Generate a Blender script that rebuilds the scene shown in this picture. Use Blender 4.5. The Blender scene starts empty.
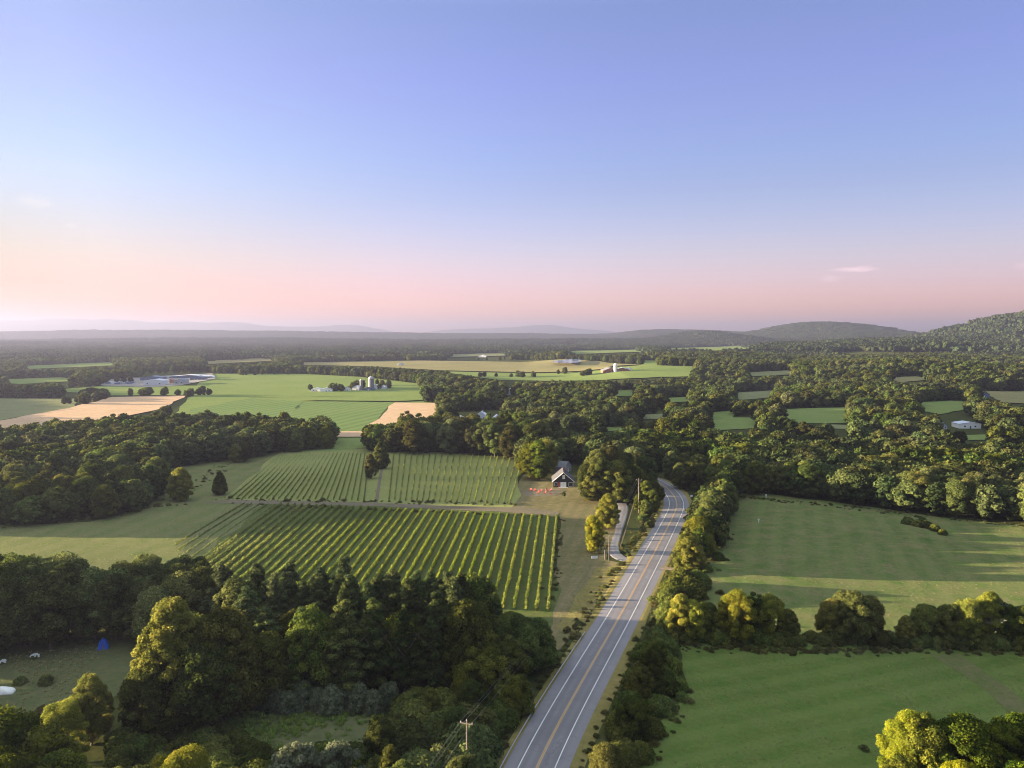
import bpy, bmesh, math, random
import numpy as np
R = math.radians
rnd = random.Random(7)
NR = np.random.default_rng(11)
S = bpy.context.scene
COL = S.collection

# ------------------------------------------------------------------ camera
W_, H_, F = 1024, 768, 770.0
CAMZ, PITCH = 77.0, math.atan(50 / 770)
cam = bpy.data.objects.new('camera', bpy.data.cameras.new('camera'))
COL.objects.link(cam)
cam.location = (0, 0, CAMZ)
cam.rotation_euler = (math.pi / 2 - PITCH, 0, 0)
cam.data.sensor_width = 36
cam.data.lens = 36 * F / W_
cam.data.clip_start = 1
cam.data.clip_end = 120000
S.camera = cam

# ------------------------------------------------------------------ sky, sun, exposure
SUN_EL, SUN_AZ = 6.0, -86.0            # degrees; azimuth from straight ahead, negative = left
w = bpy.data.worlds.new('World'); S.world = w; w.use_nodes = True
wn, wl = w.node_tree.nodes, w.node_tree.links
wn.clear()
wout = wn.new('ShaderNodeOutputWorld'); bg = wn.new('ShaderNodeBackground')
sky = wn.new('ShaderNodeTexSky'); sky.sky_type = 'NISHITA'; sky.sun_disc = False
sky.sun_elevation = R(SUN_EL); sky.sun_rotation = R(SUN_AZ)
sky.altitude = 200; sky.air_density = 1.0; sky.dust_density = 0.6; sky.ozone_density = 2.0
bg.inputs['Strength'].default_value = 0.056
tc = wn.new('ShaderNodeTexCoord'); sep = wn.new('ShaderNodeSeparateXYZ')
wl.new(tc.outputs['Generated'], sep.inputs[0])
SKY_TINT_FILL = [(0.0, (0.743, 0.403, 0.498)), (0.057, (0.701, 0.418, 0.548)), (0.095, (0.69, 0.47, 0.552)), (0.144, (0.66, 0.496, 0.597)), (0.217, (0.633, 0.522, 0.671)), (0.306, (0.69, 0.512, 0.716)), (0.38, (0.681, 0.539, 0.677)), (0.5, (1.5, 1.1, 1.0)), (0.75, (4.9, 3.1, 1.9)), (1.0, (6.9, 4.2, 2.3))]  # by elevation; top stops brighten the unseen sky overhead as added fill light
SKY_GLOW = [(0.0, (0.72, 0.73, 0.84)), (0.25, (0.76, 0.77, 0.86)), (0.38, (0.895, 0.89, 0.98)), (0.55, (1.0, 1.0, 1.12)), (0.625, (1.04, 1.03, 1.1)), (0.765, (1.07, 1.07, 1.0)), (0.86, (0.8, 0.83, 0.72)), (0.925, (0.5, 0.5, 0.5)), (1.0, (0.5, 0.45, 0.4))]   # by (1 + cosine of the angle from the sun) / 2
LOW_GLOW = [(0.0, (1.30, 1.27, 1.32)), (.5, (1.32, 1.27, 1.30)), (.61, (1.22, 1.10, 1.14)), (.765, (.80, .72, .62)), (.86, (.44, .43, .19)), (1.0, (.55, .45, .24))]
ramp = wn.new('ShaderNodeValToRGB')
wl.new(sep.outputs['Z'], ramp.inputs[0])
glow = wn.new('ShaderNodeValToRGB'); sdot = wn.new('ShaderNodeVectorMath'); sdot.operation = 'DOT_PRODUCT'
sdot.inputs[1].default_value = (math.sin(R(SUN_AZ)), math.cos(R(SUN_AZ)), 0)
wl.new(tc.outputs['Generated'], sdot.inputs[0])
sang = wn.new('ShaderNodeMath'); sang.operation = 'MULTIPLY_ADD'; sang.inputs[1].default_value = .5; sang.inputs[2].default_value = .5
wl.new(sdot.outputs['Value'], sang.inputs[0]); wl.new(sang.outputs[0], glow.inputs[0])
low = wn.new('ShaderNodeValToRGB'); wl.new(sang.outputs[0], low.inputs[0])
lw = wn.new('ShaderNodeMapRange'); lw.inputs[1].default_value = .035; lw.inputs[2].default_value = .18; lw.inputs[3].default_value = 1; lw.inputs[4].default_value = 0
wl.new(sep.outputs['Z'], lw.inputs[0])
for rp, tab in ((ramp, SKY_TINT_FILL), (glow, SKY_GLOW), (low, LOW_GLOW)):
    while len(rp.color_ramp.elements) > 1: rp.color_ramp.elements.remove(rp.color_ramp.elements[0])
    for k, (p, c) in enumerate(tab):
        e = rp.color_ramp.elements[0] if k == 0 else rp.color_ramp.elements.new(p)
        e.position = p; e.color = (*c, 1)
mul = wn.new('ShaderNodeVectorMath'); mul.operation = 'MULTIPLY'
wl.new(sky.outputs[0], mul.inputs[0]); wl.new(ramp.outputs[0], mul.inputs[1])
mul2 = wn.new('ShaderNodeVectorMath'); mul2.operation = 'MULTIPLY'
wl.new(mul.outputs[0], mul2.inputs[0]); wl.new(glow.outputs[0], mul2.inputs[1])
lmx = wn.new('ShaderNodeMix'); lmx.data_type = 'RGBA'; lmx.blend_type = 'MULTIPLY'
wl.new(lw.outputs[0], lmx.inputs[0]); wl.new(mul2.outputs[0], lmx.inputs[6]); wl.new(low.outputs[0], lmx.inputs[7])
# a small pink wisp of cloud low on the right, and a fainter one
last = lmx.outputs[2]
def wmath(op, a, b):
    k = wn.new('ShaderNodeMath'); k.operation = op
    for i, q in enumerate((a, b)):
        if hasattr(q, 'links'): wl.new(q, k.inputs[i])
        elif q is not None: k.inputs[i].default_value = q
    return k.outputs[0]
az = wmath('ARCTAN2', sep.outputs['X'], sep.outputs['Y']); el = wmath('ARCSINE', sep.outputs['Z'], None)
cn = wn.new('ShaderNodeTexNoise'); cn.inputs['Scale'].default_value = 60; cn.inputs['Detail'].default_value = 4
cmap = wn.new('ShaderNodeMapping'); cmap.inputs['Scale'].default_value = (1, 1, 4); wl.new(tc.outputs['Generated'], cmap.inputs[0]); wl.new(cmap.outputs[0], cn.inputs['Vector'])
for (ca, ce, wa, we, st) in ((23.8, 4.35, 2.0, .26, 1.0), (22.3, 3.75, .9, .30, .45), (33.4, 4.2, .8, .35, .3), (-31.5, 8.2, 1.4, .5, .25), (-29.5, 6.9, .5, .25, .2)):
    qa = wmath('MULTIPLY', wmath('SUBTRACT', az, R(ca)), 1 / R(wa)); qe = wmath('MULTIPLY', wmath('SUBTRACT', el, R(ce)), 1 / R(we))
    d2 = wmath('ADD', wmath('MULTIPLY', qa, qa), wmath('MULTIPLY', qe, qe))
    fa = wmath('SUBTRACT', wmath('MULTIPLY_ADD', cn.outputs[0], 2.2), d2)
    fa.node.inputs[0].links[0].from_node.inputs[2].default_value = -.35
    mr = wn.new('ShaderNodeMapRange'); wl.new(fa, mr.inputs[0]); mr.inputs[1].default_value = 0; mr.inputs[2].default_value = .9; mr.inputs[4].default_value = st
    cm = wn.new('ShaderNodeMix'); cm.data_type = 'RGBA'; wl.new(mr.outputs[0], cm.inputs[0]); wl.new(last, cm.inputs[6])
    cm.inputs[7].default_value = ((2.1, 1.55, 1.65, 1) if ca > 0 else (2.2, 2.0, 1.75, 1)); last = cm.outputs[2]
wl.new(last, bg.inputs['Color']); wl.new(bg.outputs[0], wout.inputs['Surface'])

sd = bpy.data.lights.new('sun', 'SUN'); sd.energy = 5.0; sd.angle = R(0.6); sd.color = (1.0, 0.80, 0.52)
sun = bpy.data.objects.new('sun', sd); COL.objects.link(sun)
a_, e_ = R(SUN_AZ), R(SUN_EL)
from mathutils import Vector, Matrix
SUNV = Vector((math.sin(a_) * math.cos(e_), math.cos(a_) * math.cos(e_), math.sin(e_)))
sun.rotation_euler = SUNV.to_track_quat('Z', 'Y').to_euler()
sun.location = SUNV * 800

S.view_settings.view_transform = 'Standard'; S.view_settings.look = 'None'
S.view_settings.exposure = 3.36; S.view_settings.gamma = 1
S.cycles.use_denoising = True
S.cycles.denoiser = 'OPENIMAGEDENOISE'; S.cycles.denoising_input_passes = 'RGB_ALBEDO_NORMAL'; S.cycles.denoising_prefilter = 'ACCURATE'
S.cycles.filter_width = 1.0
S.cycles.max_bounces = 5; S.cycles.diffuse_bounces = 3; S.cycles.glossy_bounces = 1
S.cycles.transmission_bounces = 2; S.cycles.volume_bounces = 1; S.cycles.transparent_max_bounces = 4
S.cycles.sample_clamp_indirect = 6

# ------------------------------------------------------------------ terrain
HILLS = [  # x, y, sx, sy, amp
    (2240, 3200, 225, 600, 150), (1900, 2900, 420, 420, 18), (1460, 2900, 320, 420, 26), (1500, 2500, 900, 700, 14),
    (2684, 6500, 240, 800, 128), (2330, 6400, 190, 700, 88), (3060, 6700, 180, 700, 84),
    (1930, 8500, 300, 900, 72), (1500, 8500, 230, 900, 62), (2350, 8600, 230, 900, 46), (1360, 5500, 190, 500, 62),
    (-5200, 9500, 1500, 800, 88), (-2600, 9300, 1300, 700, 70), (300, 9800, 1500, 800, 62), (-8000, 9200, 1600, 900, 80),
    (-2300, 6000, 1300, 420, 32), (600, 5600, 900, 380, 26), (2600, 5000, 900, 380, 30), (-3800, 4600, 900, 300, 24),
    (-13300, 21000, 1900, 900, 330), (-10220, 21280, 1700, 900, 330), (-7560, 21000, 1260, 900, 290), (-17400, 21000, 2400, 900, 410),
    (-5040, 21700, 980, 800, 241), (-4060, 21840, 700, 800, 116), (-1540, 21420, 840, 800, 204), (420, 21700, 980, 800, 195),
    (1400, 21700, 980, 800, 144), (2660, 22120, 980, 800, 93), (5040, 21000, 980, 800, 107), (6160, 21000, 840, 800, 116)]
RIDGE_N = [(NR.uniform(0, 6.28), NR.uniform(.7, 1.4)) for _ in range(12)]
def terr(x, y):
    x = np.asarray(x, float); y = np.asarray(y, float)
    r = np.hypot(x, y)
    near = np.clip((700 - r) / 300, 0, 1)
    h = near * 0.35 * (np.sin(x / 19 + 1.3) * np.sin(y / 23 + .4) + np.sin(x / 41 - y / 33))
    far = 0
    for (a, b, sx, sy, am) in HILLS:
        far = far + am * np.exp(-0.5 * ((x - a) / sx) ** 2 - 0.5 * ((y - b) / sy) ** 2)
    n = 0
    for i, (ph, q) in enumerate(RIDGE_N[:6]):
        n = n + np.sin(x / (130 * 1.55 ** i) * q + ph + y / (400 * 1.4 ** i)) * (0.10 + .01 * i)
    roll = np.clip((r - 620) / 300, 0, 1) * np.clip((3400 - r) / 700, 0, 1) * np.clip((x - .02 * y) / 160, 0, 1)
    roll = roll * (6 + 6 * np.sin(x / 210 + y / 330 + 1.1) + 5 * np.sin(y / 105 + x / 260) + 3 * np.sin(x / 75 - y / 140 + 2))
    return h + roll + far * (1 + .16 * n)
def tz(x, y): return float(terr(x, y))
CP, SP = math.cos(PITCH), math.sin(PITCH)
def ray(u, v):
    a, b = (u - 512) / F, -(v - 384) / F
    return np.array([a, CP + b * SP, -SP + b * CP])
def at(u, v):
    """ground point (x, y) that stands at this place of the photograph"""
    d = ray(u, v)
    t = 40.0
    prev = t
    while t < 30000:
        p = d * t
        if CAMZ + p[2] < tz(p[0], p[1]): break
        prev = t; t *= 1.02
    lo, hi = prev, t
    for _ in range(30):
        m = (lo + hi) / 2; p = d * m
        if CAMZ + p[2] < tz(p[0], p[1]): hi = m
        else: lo = m
    return (d[0] * hi, d[1] * hi)
def proj(x, y, z):
    x = np.asarray(x, float); y = np.asarray(y, float); z = np.asarray(z, float) - CAMZ
    f = y * CP - z * SP; up = y * SP + z * CP
    return 512 + F * x / f, 384 - F * up / f
def G(*px): return [at(u, v) for u, v in px]
def inpoly(x, y, poly):
    x = np.asarray(x, float); y = np.asarray(y, float)
    r = np.zeros(x.shape, bool); n = len(poly); j = n - 1
    for i in range(n):
        xi, yi = poly[i]; xj, yj = poly[j]
        c = ((yi > y) != (yj > y)) & (x < (xj - xi) * (y - yi) / ((yj - yi) or 1e-9) + xi)
        r ^= c; j = i
    return r

# ------------------------------------------------------------------ node helpers
def newmat(name):
    m = bpy.data.materials.new(name); m.use_nodes = True
    n = m.node_tree.nodes; n.clear()
    return m, n, m.node_tree.links
def mixc(n, l, fac, a, b, blend='MIX'):
    k = n.new('ShaderNodeMix'); k.data_type = 'RGBA'; k.blend_type = blend
    for s, v in ((k.inputs[0], fac), (k.inputs[6], a), (k.inputs[7], b)):
        if hasattr(v, 'links') or hasattr(v, 'is_output'): l.new(v, s)
        elif isinstance(v, tuple): s.default_value = (*v, 1)
        else: s.default_value = v
    return k.outputs[2]
def noise(n, l, vec, scale, detail=3, rough=.55):
    k = n.new('ShaderNodeTexNoise'); k.inputs['Scale'].default_value = scale
    k.inputs['Detail'].default_value = detail; k.inputs['Roughness'].default_value = rough
    l.new(vec, k.inputs['Vector']); return k.outputs[0]
def rng_(n, l, v, lo, hi, a=0., b=1.):
    k = n.new('ShaderNodeMapRange'); l.new(v, k.inputs[0])
    for i, q in enumerate((lo, hi, a, b)): k.inputs[i + 1].default_value = q
    return k.outputs[0]
def paint(name, c, rough=.6, var=.12, scale=2., metal=0.):
    m, n, l = newmat(name); o = n.new('ShaderNodeOutputMaterial'); b = n.new('ShaderNodeBsdfPrincipled')
    g = n.new('ShaderNodeTexCoord')
    f = noise(n, l, g.outputs['Object'], scale, 4)
    dk = tuple(q * (1 - var * 2) for q in c); lt = tuple(min(1, q * (1 + var)) for q in c)
    l.new(mixc(n, l, f, dk, lt), b.inputs['Base Color'])
    b.inputs['Roughness'].default_value = rough; b.inputs['Metallic'].default_value = metal
    l.new(b.outputs[0], o.inputs[0]); return m
def leafmat(name, c1, c2, hue=.03, val=.45, trans=.42):
    m, n, l = newmat(name); o = n.new('ShaderNodeOutputMaterial')
    at_ = n.new('ShaderNodeAttribute'); at_.attribute_name = 'tint'
    oi = n.new('ShaderNodeObjectInfo')
    c = mixc(n, l, at_.outputs['Fac'], c1, c2)
    hs = n.new('ShaderNodeHueSaturation')
    l.new(rng_(n, l, oi.outputs['Random'], 0, 1, .5 - hue, .5 + hue), hs.inputs['Hue'])
    st = n.new('ShaderNodeTexNoise'); st.inputs['Scale'].default_value = .014; st.inputs['Detail'].default_value = 3
    l.new(oi.outputs['Location'], st.inputs['Vector'])
    l.new(rng_(n, l, st.outputs[0], .3, .7, 1.2, .72), hs.inputs['Saturation'])
    m2 = n.new('ShaderNodeMath'); m2.operation = 'FRACT'
    m1 = n.new('ShaderNodeMath'); m1.operation = 'MULTIPLY'; m1.inputs[1].default_value = 17.31
    l.new(oi.outputs['Random'], m1.inputs[0]); l.new(m1.outputs[0], m2.inputs[0])
    l.new(rng_(n, l, m2.outputs[0], 0, 1, 1 - val, 1 + val), hs.inputs['Value'])
    l.new(c, hs.inputs['Color'])
    d = n.new('ShaderNodeBsdfDiffuse'); t = n.new('ShaderNodeBsdfTranslucent'); mx = n.new('ShaderNodeMixShader')
    mx.inputs[0].default_value = trans
    l.new(hs.outputs[0], d.inputs[0]); l.new(hs.outputs[0], t.inputs[0])
    l.new(d.outputs[0], mx.inputs[1]); l.new(t.outputs[0], mx.inputs[2]); l.new(mx.outputs[0], o.inputs[0])
    return m
def grassmat(name, c1, c2, dry, dryamt=.4, fine=.9, stripes=None, patch=.035, bump=.5, dirt=None):
    """c1, c2: darker and lighter sward, dry: straw patches; stripes = (angle, period, strength, colour)"""
    m, n, l = newmat(name); o = n.new('ShaderNodeOutputMaterial'); b = n.new('ShaderNodeBsdfDiffuse')
    g = n.new('ShaderNodeNewGeometry'); P = g.outputs['Position']
    big = rng_(n, l, noise(n, l, P, patch, 4, .6), .35, .65)
    med = rng_(n, l, noise(n, l, P, patch * 7, 4, .65), .3, .7)
    fin = rng_(n, l, noise(n, l, P, fine, 5, .75), .25, .75)
    c = mixc(n, l, big, c1, c2)
    mm = n.new('ShaderNodeMath'); mm.operation = 'MULTIPLY'; l.new(med, mm.inputs[0]); mm.inputs[1].default_value = dryamt
    c = mixc(n, l, mm.outputs[0], c, dry)
    c = mixc(n, l, rng_(n, l, fin, 0, 1, .0, .55), c, tuple(q * .45 for q in c1))
    if stripes:
        an, per, st, sc = stripes
        mp = n.new('ShaderNodeMapping'); mp.inputs['Rotation'].default_value[2] = an
        l.new(P, mp.inputs[0])
        wv = n.new('ShaderNodeTexWave'); wv.inputs['Scale'].default_value = 2 * math.pi / per / 20
        wv.inputs['Distortion'].default_value = 1.2; wv.inputs['Detail'].default_value = 3; wv.inputs['Detail Scale'].default_value = .6
        l.new(mp.outputs[0], wv.inputs[0])
        c = mixc(n, l, rng_(n, l, wv.outputs['Fac'], .3, .8, 0, st), c, sc)
    l.new(c, b.inputs['Color'])
    bp = n.new('ShaderNodeBump'); bp.inputs['Strength'].default_value = bump; bp.inputs['Distance'].default_value = .25
    l.new(fin, bp.inputs['Height']); l.new(bp.outputs[0], b.inputs['Normal'])
    l.new(b.outputs[0], o.inputs[0]); return m
def asphalt(name, c, crack=.5):
    m, n, l = newmat(name); o = n.new('ShaderNodeOutputMaterial'); b = n.new('ShaderNodeBsdfPrincipled')
    g = n.new('ShaderNodeNewGeometry'); P = g.outputs['Position']
    f = rng_(n, l, noise(n, l, P, .12, 5, .6), .3, .7); q = rng_(n, l, noise(n, l, P, 3.5, 3, .7), .25, .75)
    k = mixc(n, l, f, tuple(x * .82 for x in c), tuple(x * 1.15 for x in c))
    k = mixc(n, l, rng_(n, l, q, 0, 1, 0, .3), k, tuple(x * .5 for x in c))
    v = n.new('ShaderNodeTexVoronoi'); v.feature = 'DISTANCE_TO_EDGE'; v.inputs['Scale'].default_value = .16
    wp = n.new('ShaderNodeVectorMath'); wp.operation = 'ADD'
    nn = n.new('ShaderNodeTexNoise'); nn.inputs['Scale'].default_value = .3; l.new(P, nn.inputs['Vector'])
    sc = n.new('ShaderNodeVectorMath'); sc.operation = 'SCALE'; sc.inputs['Scale'].default_value = 4
    l.new(nn.outputs['Color'], sc.inputs[0]); l.new(P, wp.inputs[0]); l.new(sc.outputs[0], wp.inputs[1]); l.new(wp.outputs[0], v.inputs['Vector'])
    k = mixc(n, l, rng_(n, l, v.outputs['Distance'], 0, .02, crack, 0), k, tuple(x * .35 for x in c))
    la = n.new('ShaderNodeAttribute'); la.attribute_name = 'lat'
    ab = n.new('ShaderNodeMath'); ab.operation = 'ABSOLUTE'; l.new(la.outputs['Fac'], ab.inputs[0])
    cs = n.new('ShaderNodeMath'); cs.operation = 'COSINE'; mu = n.new('ShaderNodeMath'); mu.operation = 'MULTIPLY'; mu.inputs[1].default_value = 2 * math.pi / 1.62
    l.new(ab.outputs[0], mu.inputs[0]); l.new(mu.outputs[0], cs.inputs[0])
    wear = n.new('ShaderNodeMath'); wear.operation = 'MULTIPLY'; l.new(rng_(n, l, cs.outputs[0], -1, .6, .55, 0), wear.inputs[0])
    l.new(rng_(n, l, ab.outputs[0], 2.9, 3.2, 1, 0), wear.inputs[1])
    k = mixc(n, l, wear.outputs[0], k, tuple(x * .72 for x in c))
    k = mixc(n, l, rng_(n, l, ab.outputs[0], 3.3, 4.2, 0, .35), k, tuple(x * 1.25 for x in c))
    pt = rng_(n, l, noise(n, l, P, .045, 2, .4), .58, .62, 0, .35)
    k = mixc(n, l, pt, k, tuple(x * .6 for x in c))
    l.new(k, b.inputs['Base Color']); b.inputs['Roughness'].default_value = .85
    l.new(b.outputs[0], o.inputs[0]); return m

M = dict(
    oak=leafmat('oak_leaves', (.042, .060, .015), (.190, .200, .038), .032, .5),
    poplar=leafmat('poplar_leaves', (.12, .142, .022), (.34, .32, .05), .016, .14, .5),
    pine=leafmat('pine_needles', (.032, .048, .019), (.110, .130, .040), .02, .35, .25),
    bush=leafmat('bush_leaves', (.055, .075, .02), (.155, .17, .04), .03, .45),
    willow=leafmat('willow_leaves', (.095, .115, .065), (.22, .24, .15), .01, .2),
    vine=leafmat('vine_leaves', (.10, .14, .022), (.26, .29, .045), .012, .15, .45),
    canopy=leafmat('canopy_leaves', (.030, .045, .014), (.122, .138, .036), .035, .5),
    bark=paint('bark', (.11, .085, .065), .9, .3, 3),
    wood=paint('weathered_wood', (.19, .15, .12), .85, .25, 4),
    steel=paint('galvanised_steel', (.45, .46, .48), .45, .1, 3, .6),
    white=paint('white_paint', (.78, .77, .75), .5, .05, 2),
    offwhite=paint('weathered_white', (.62, .62, .64), .6, .12, 1),
    navy=paint('dark_stained_boards', (.022, .022, .030), .7, .3, 2),
    darkroof=paint('dark_shingles', (.055, .052, .065), .85, .25, 1.5), greyroof=paint('grey_shingles', (.17, .17, .19), .8, .25, 1.5),
    paleroof=paint('pale_metal_roof', (.55, .58, .64), .4, .1, .5),
    redpaint=paint('red_paint', (.42, .07, .045), .55, .2, 2),
    rust=paint('rust_red', (.30, .11, .07), .8, .3, 1),
    concrete=paint('concrete', (.36, .36, .37), .8, .15, .6),
    bluemetal=paint('blue_metal', (.10, .13, .22), .5, .15, .5),
    silo=paint('silo_staves', (.17, .17, .20), .8, .25, .8), brick=paint('brick_red', (.25, .10, .075), .85, .25, 1),
    glass=paint('window_glass', (.03, .04, .06), .15, .1, 1),
    tarp=paint('blue_tarpaulin', (.02, .10, .55), .4, .2, 1),
    paintwhite=paint('road_paint', (.72, .70, .68), .7, .18, 1.2),
    paintyellow=paint('road_paint_yellow', (.62, .36, .10), .7, .18, 1.2),
    wire=paint('cable', (.09, .09, .09), .6, .05),
    blossom=paint('white_blossom', (.75, .74, .70), .8, .08, 6),
    asph=asphalt('asphalt', (.182, .168, .182)), gravel=asphalt('gravel', (.24, .21, .19), 0),
    dirt=grassmat('bare_earth', (.19, .15, .115), (.25, .195, .15), (.13, .14, .06), .6),
    base=grassmat('rough_meadow', (.045, .060, .020), (.070, .080, .028), (.11, .095, .045), .4, .5, patch=.02),
)

# ------------------------------------------------------------------ object helpers
def link(name, me, mat=None, parent=None, loc=None, kind=None):
    o = bpy.data.objects.new(name, me); COL.objects.link(o)
    if mat is not None and me is not None and not me.materials: me.materials.append(mat)
    if parent is not None: o.parent = parent
    if loc is not None: o.location = loc
    if kind: o['kind'] = kind
    return o
def tag(o, label, cat, group=None):
    o['label'] = label; o['category'] = cat
    if group: o['group'] = group
    return o
def thing(name, label, cat, loc, rz=0, group=None):
    o = link(name, None, None, None, loc); o.rotation_euler[2] = rz
    o.empty_display_size = .2
    return tag(o, label, cat, group)
def mesh(name, verts, faces, smooth=False):
    me = bpy.data.meshes.new(name); me.from_pydata([tuple(v) for v in verts], [], [tuple(f) for f in faces])
    if smooth:
        for p in me.polygons: p.use_smooth = True
    me.update(); return me
class MB:
    def __init__(s): s.v, s.f = [], []
    def box(s, c, d, rz=0, taper=1):
        x, y, z = (q / 2 for q in d); o = len(s.v); ca, sa = math.cos(rz), math.sin(rz)
        for sz in (-1, 1):
            k = taper if sz > 0 else 1
            for sx, sy in ((-1, -1), (1, -1), (1, 1), (-1, 1)):
                px, py = sx * x * k, sy * y * k
                s.v.append((c[0] + px * ca - py * sa, c[1] + px * sa + py * ca, c[2] + sz * z))
        s.f += [tuple(o + i for i in q) for q in ((3, 2, 1, 0), (4, 5, 6, 7), (0, 1, 5, 4), (1, 2, 6, 5), (2, 3, 7, 6), (3, 0, 4, 7))]
        return s
    def tube(s, pts, rad, n=8):
        pts = [Vector(p) for p in pts]; o = len(s.v)
        rad = rad if isinstance(rad, (list, tuple)) else [rad] * len(pts)
        for i, p in enumerate(pts):
            d = (pts[min(i + 1, len(pts) - 1)] - pts[max(i - 1, 0)]).normalized()
            a = d.cross(Vector((0.13, 0.97, .05)) if abs(d.z) > .7 else Vector((0, 0, 1))).normalized(); b = d.cross(a)
            for k in range(n):
                t = 2 * math.pi * k / n; s.v.append(tuple(p + (a * math.cos(t) + b * math.sin(t)) * rad[i]))
        for i in range(len(pts) - 1):
            for k in range(n):
                k2 = (k + 1) % n; s.f.append((o + i * n + k, o + i * n + k2, o + (i + 1) * n + k2, o + (i + 1) * n + k))
        s.f.append(tuple(o + k for k in range(n))[::-1]); s.f.append(tuple(o + (len(pts) - 1) * n + k for k in range(n)))
        return s
    def lathe(s, prof, n=20, c=(0, 0, 0)):
        o = len(s.v)
        for r, z in prof:
            for k in range(n):
                t = 2 * math.pi * k / n; s.v.append((c[0] + r * math.cos(t), c[1] + r * math.sin(t), c[2] + z))
        for i in range(len(prof) - 1):
            for k in range(n):
                k2 = (k + 1) % n; s.f.append((o + i * n + k, o + i * n + k2, o + (i + 1) * n + k2, o + (i + 1) * n + k))
        s.f.append(tuple(o + k for k in range(n))[::-1]); s.f.append(tuple(o + (len(prof) - 1) * n + k for k in range(n)))
        return s
    def poly(s, vs, fs):
        o = len(s.v); s.v += list(vs); s.f += [tuple(o + i for i in f) for f in fs]; return s
    def build(s, name, mat, parent=None, loc=None, smooth=False):
        return link(name, mesh(name, s.v, s.f, smooth), mat, parent, loc)
def patch(name, pts, mat, off=.06, step=9):
    """a field: a sheet over the terrain inside the outline pts (world x, y)"""
    bm = bmesh.new()
    bm.faces.new([bm.verts.new((x, y, 0)) for x, y in pts])
    bmesh.ops.triangulate(bm, faces=bm.faces[:])
    d = sum(math.hypot(x, y) for x, y in pts) / len(pts)
    mx = max(step, d * .03)
    for it in range(7):
        es = [e for e in bm.edges if e.calc_length() > mx]
        if not es: break
        bmesh.ops.subdivide_edges(bm, edges=es, cuts=1)
        bmesh.ops.triangulate(bm, faces=[f for f in bm.faces if len(f.verts) > 3])
    bmesh.ops.recalc_face_normals(bm, faces=bm.faces[:])
    for v in bm.verts: v.co.z = tz(v.co.x, v.co.y) + off * (1 + max(0, d - 400) / 100) + min(d, 400) * .0003
    if bm.faces[:] and sum(f.normal.z for f in bm.faces) < 0: bmesh.ops.reverse_faces(bm, faces=bm.faces[:])
    me = bpy.data.meshes.new(name); bm.to_mesh(me); bm.free()
    return link(name, me, mat, kind='structure')
def wobble(pts, amp=.02, n=6):
    """break up an outline so that field edges are not ruler-straight"""
    out = []
    for i, (x, y) in enumerate(pts):
        x2, y2 = pts[(i + 1) % len(pts)]
        L = math.hypot(x2 - x, y2 - y); k = max(1, min(n, int(L / 8)))
        for j in range(k):
            t = j / k; q = 0 if j == 0 else min(L * amp, 3.0)
            out.append((x + (x2 - x) * t + rnd.uniform(-q, q), y + (y2 - y) * t + rnd.uniform(-q, q)))
    return out

# ------------------------------------------------------------------ ground sheet
def ground():
    rad = [0.0]; r = 18.0
    while r < 29500: rad.append(r); r *= 1.032
    na = 720; ang = np.linspace(0, 2 * math.pi, na, endpoint=False)
    V = [np.array([[0, 0]])] + [np.stack([q * np.sin(ang), q * np.cos(ang)], 1) for q in rad[1:]]
    V = np.concatenate(V); Z = terr(V[:, 0], V[:, 1])
    fs = [(0, 1 + (k + 1) % na, 1 + k) for k in range(na)]
    for i in range(len(rad) - 2):
        a, b = 1 + i * na, 1 + (i + 1) * na
        fs += [(a + k, a + (k + 1) % na, b + (k + 1) % na, b + k) for k in range(na)]
    me = mesh('ground', np.column_stack([V, Z]), fs, True)
    link('ground', me, M['base'], kind='structure')
ground()

# ------------------------------------------------------------------ fields
G_hay = grassmat('hay_field_grass', (.118, .150, .050), (.155, .180, .066), (.26, .215, .105), .5, .7, (R(8), 11, .25, (.20, .18, .09)), .018)
G_lawn = grassmat('mown_pasture', (.066, .122, .024), (.108, .170, .038), (.18, .185, .06), .6, .8, (R(70), 7, .32, (.145, .18, .055)), .03)
G_past = grassmat('hill_pasture', (.070, .124, .030), (.105, .162, .044), (.23, .185, .095), .85, .7, (R(20), 8, .25, (.16, .18, .065)), .02)
G_vine = grassmat('vineyard_floor', (.075, .108, .028), (.10, .135, .038), (.18, .15, .075), .5, .9)
G_vine2 = grassmat('upper_vineyard_floor', (.21, .25, .07), (.26, .285, .088), (.34, .28, .15), .5, .8)
G_yard = grassmat('yard_grass', (.14, .13, .055), (.21, .175, .085), (.30, .22, .13), .6, .8, (R(12), 5, .3, (.10, .11, .045)))
G_straw = grassmat('cut_straw', (.60, .40, .25), (.70, .47, .31), (.44, .32, .2), .4, .4, (R(20), 14, .3, (.44, .31, .18)))
G_green = grassmat('bright_crop', (.17, .235, .068), (.22, .275, .085), (.28, .26, .12), .35, .3, (R(-70), 16, .35, (.14, .20, .06)), .01)
G_crop = grassmat('dark_crop', (.125, .19, .068), (.16, .22, .08), (.23, .23, .1), .3, .3, (R(15), 12, .5, (.17, .24, .075)), .01)
G_gold = grassmat('golden_meadow', (.26, .225, .105), (.33, .28, .14), (.20, .21, .08), .5, .2, None, .006)
G_dull = grassmat('dull_stubble', (.22, .22, .11), (.27, .26, .14), (.16, .2, .08), .5, .4)
G_verge = grassmat('verge_grass', (.16, .15, .045), (.26, .21, .075), (.32, .24, .11), .6, .8)
G_clear = grassmat('clearing_grass', (0.090, 0.112, 0.048), (0.128, 0.143, 0.063), (0.195, 0.165, 0.090), .5, .7)

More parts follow.
